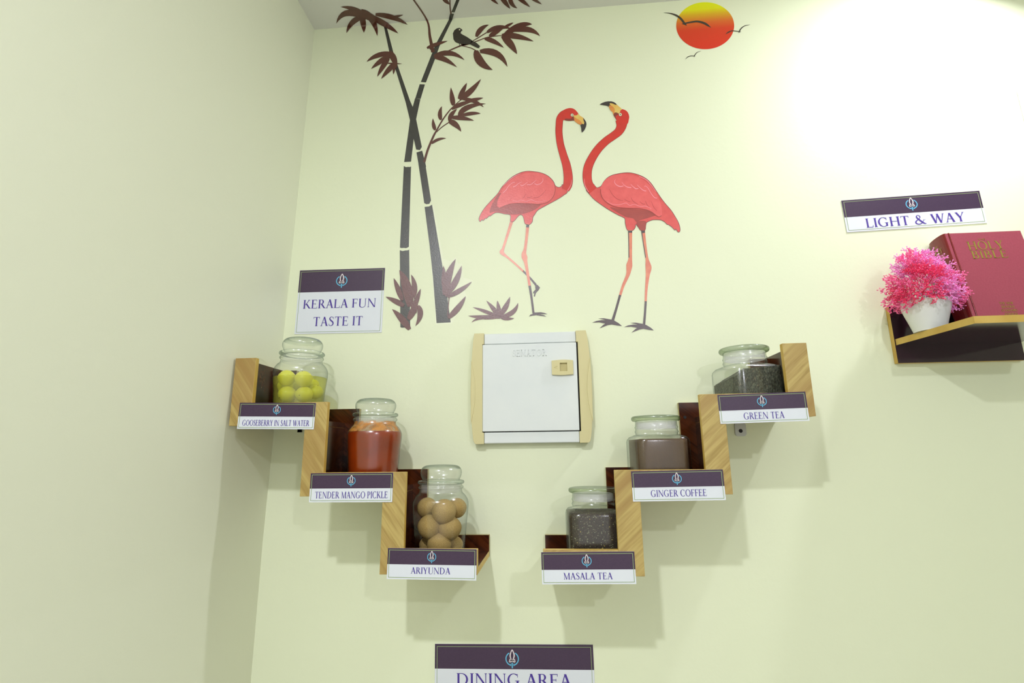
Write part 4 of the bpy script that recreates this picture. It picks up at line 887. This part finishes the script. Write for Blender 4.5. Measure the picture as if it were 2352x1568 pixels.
# gold lettering on the spine
for t, z0, hh in (('THE', .200, .0045), ('HOLY', .184, .011), ('BIBLE', .168, .011)):
    b = MB(); wd = .024 if t != 'THE' else .009
    for q in set_text(t, .06):
        b.face([(-.0031 + 2.2 * ((.012 - u * wd + wd / 2 - .012) ** 2) , BT / 2 + wd / 2 - u * wd, z0 + v * hh) for u, v in q])
    b.build('gold_lettering', m_gold, bk)

# pot
m_pot = mat('white_plastic_pot', srgb(226, 228, 224), .35, .5)
m_soil = mat('dark_foam', srgb(30, 22, 30), .9)
PX, PY, PZ = .7840, -.082, ZT_ + .0006
pt = thing('flower_pot', 'small white tapered pot with pink artificial flowers left of the red book', 'potted plant', (PX, PY, PZ))
b = MB(); b.lathe(smooth_prof([(.0001, 0), (.026, 0), (.0285, .002), (.034, .022), (.040, .042), (.0445, .0600), (.0455, .0625), (.0440, .0630), (.0425, .060), (.036, .040), (.03, .02)], 3), (PX, PY, PZ), 48); part(b, 'pot', m_pot, pt, smooth=True)
b = MB(); b.lathe([(.0001, .062), (.020, .060), (.040, .054), (.0405, .050), (.0001, .050)], (PX, PY, PZ), 28); part(b, 'foam_block', m_soil, pt, 'dark foam holding the stems')
m_pk = mat('hot_pink_plastic', srgb(255, 96, 156), .35, .5, noise=(srgb(255, 130, 186), 60))
m_pk2 = mat('lit_orchid_pink_plastic', srgb(255, 140, 222), .35, .5, noise=(srgb(255, 176, 232), 60))  # paler pink paints the lamplit right and top of the bunch
m_pk3 = mat('rose_red_plastic', srgb(246, 60, 112), .35, .5)
for m_ in (m_pk, m_pk2, m_pk3):
    m_.node_tree.nodes['Principled BSDF'].inputs['Subsurface Weight'].default_value = 0.0
def sprig_mesh(seed):
    rd = random.Random(seed); b = MB(); H = .055
    b.tube([(0, 0, 0), (.002, 0, H * .4), (0, .001, H * .62)], [.0010, .0009, .0008], 4)
    for j in range(9):
        a = j * 2.4 + rd.uniform(-.3, .3); z0 = H * (.30 + .035 * j); e = rd.uniform(.55, 1.15) - j * .03
        L = rd.uniform(.015, .024)
        d = Vector((cos(a) * sin(e), sin(a) * sin(e), cos(e))); p = Vector((0, 0, z0)); q = p + d * L
        b.tube([p, p + d * L * .5 + Vector((0, 0, -.001)), q], [.0007, .0006, .0005], 3)
        for k in range(7):
            a2 = rd.uniform(0, 2 * pi); e2 = rd.uniform(.2, 1.0)
            u = d.orthogonal().normalized(); w_ = d.cross(u)
            d2 = (d * cos(e2) + (u * cos(a2) + w_ * sin(a2)) * sin(e2)).normalized(); l2 = rd.uniform(.005, .0085)
            st_ = p + d * L * rd.uniform(.6, 1.0); t_ = st_ + d2 * l2
            b.tube([st_, t_], [.00042, .0004], 3)
            u2 = d2.orthogonal().normalized() * .0016; w2 = d2.cross(u2).normalized() * .0016
            vs = [t_ - d2 * .0006, t_ + u2 + d2 * .0014, t_ + w2 + d2 * .0014, t_ - u2 + d2 * .0014, t_ - w2 + d2 * .0014, t_ + d2 * .0034]
            b.raw(vs, [(0, 2, 1), (0, 3, 2), (0, 4, 3), (0, 1, 4), (5, 1, 2), (5, 2, 3), (5, 3, 4), (5, 4, 1)])
    me = bpy.data.meshes.new('sprig'); me.from_pydata(b.v, [], b.f); me.update(); return me
MS = []
for i in range(6):
    me = sprig_mesh(40 + i); me.materials.append((m_pk, m_pk2, m_pk3)[i % 3]); MS.append(me)
k = 0
for i in range(84):
    t = (i + .5) / 84; th = math.acos(1 - t * 1.18); ph = i * 2.39996
    d = Vector((sin(th) * cos(ph), sin(th) * sin(ph), cos(th)))
    hgt = .060
    base = Vector((PX, PY, PZ + .073)) + Vector((d.x * .020, d.y * .020, d.z * .048 + .006))
    o = bpy.data.objects.new('sprig', MS[(i * 5 + (1 if d.x > .1 or d.z > .75 else 0)) % 6 if False else ((1, 4)[i % 2] if (d.x > .10 and i % 4) or (d.z > .62 and i % 4) else (0, 2, 3, 5)[i % 4])])
    COL.objects.link(o); o.parent = pt; o.matrix_parent_inverse = Matrix.Translation(-Vector(pt.location))
    o.location = base; q = (d + Vector((0, 0, -.45 if abs(d.x) > .75 else 0))).to_track_quat('Z', 'Y'); o.rotation_mode = 'QUATERNION'; o.rotation_quaternion = q
    sc_ = .98 + .12 * sin(i * 1.7)
    if d.y > .35: sc_ *= .72
    if d.x > .15 and d.z > .3: sc_ *= .86
    o.scale = (sc_, sc_, sc_)
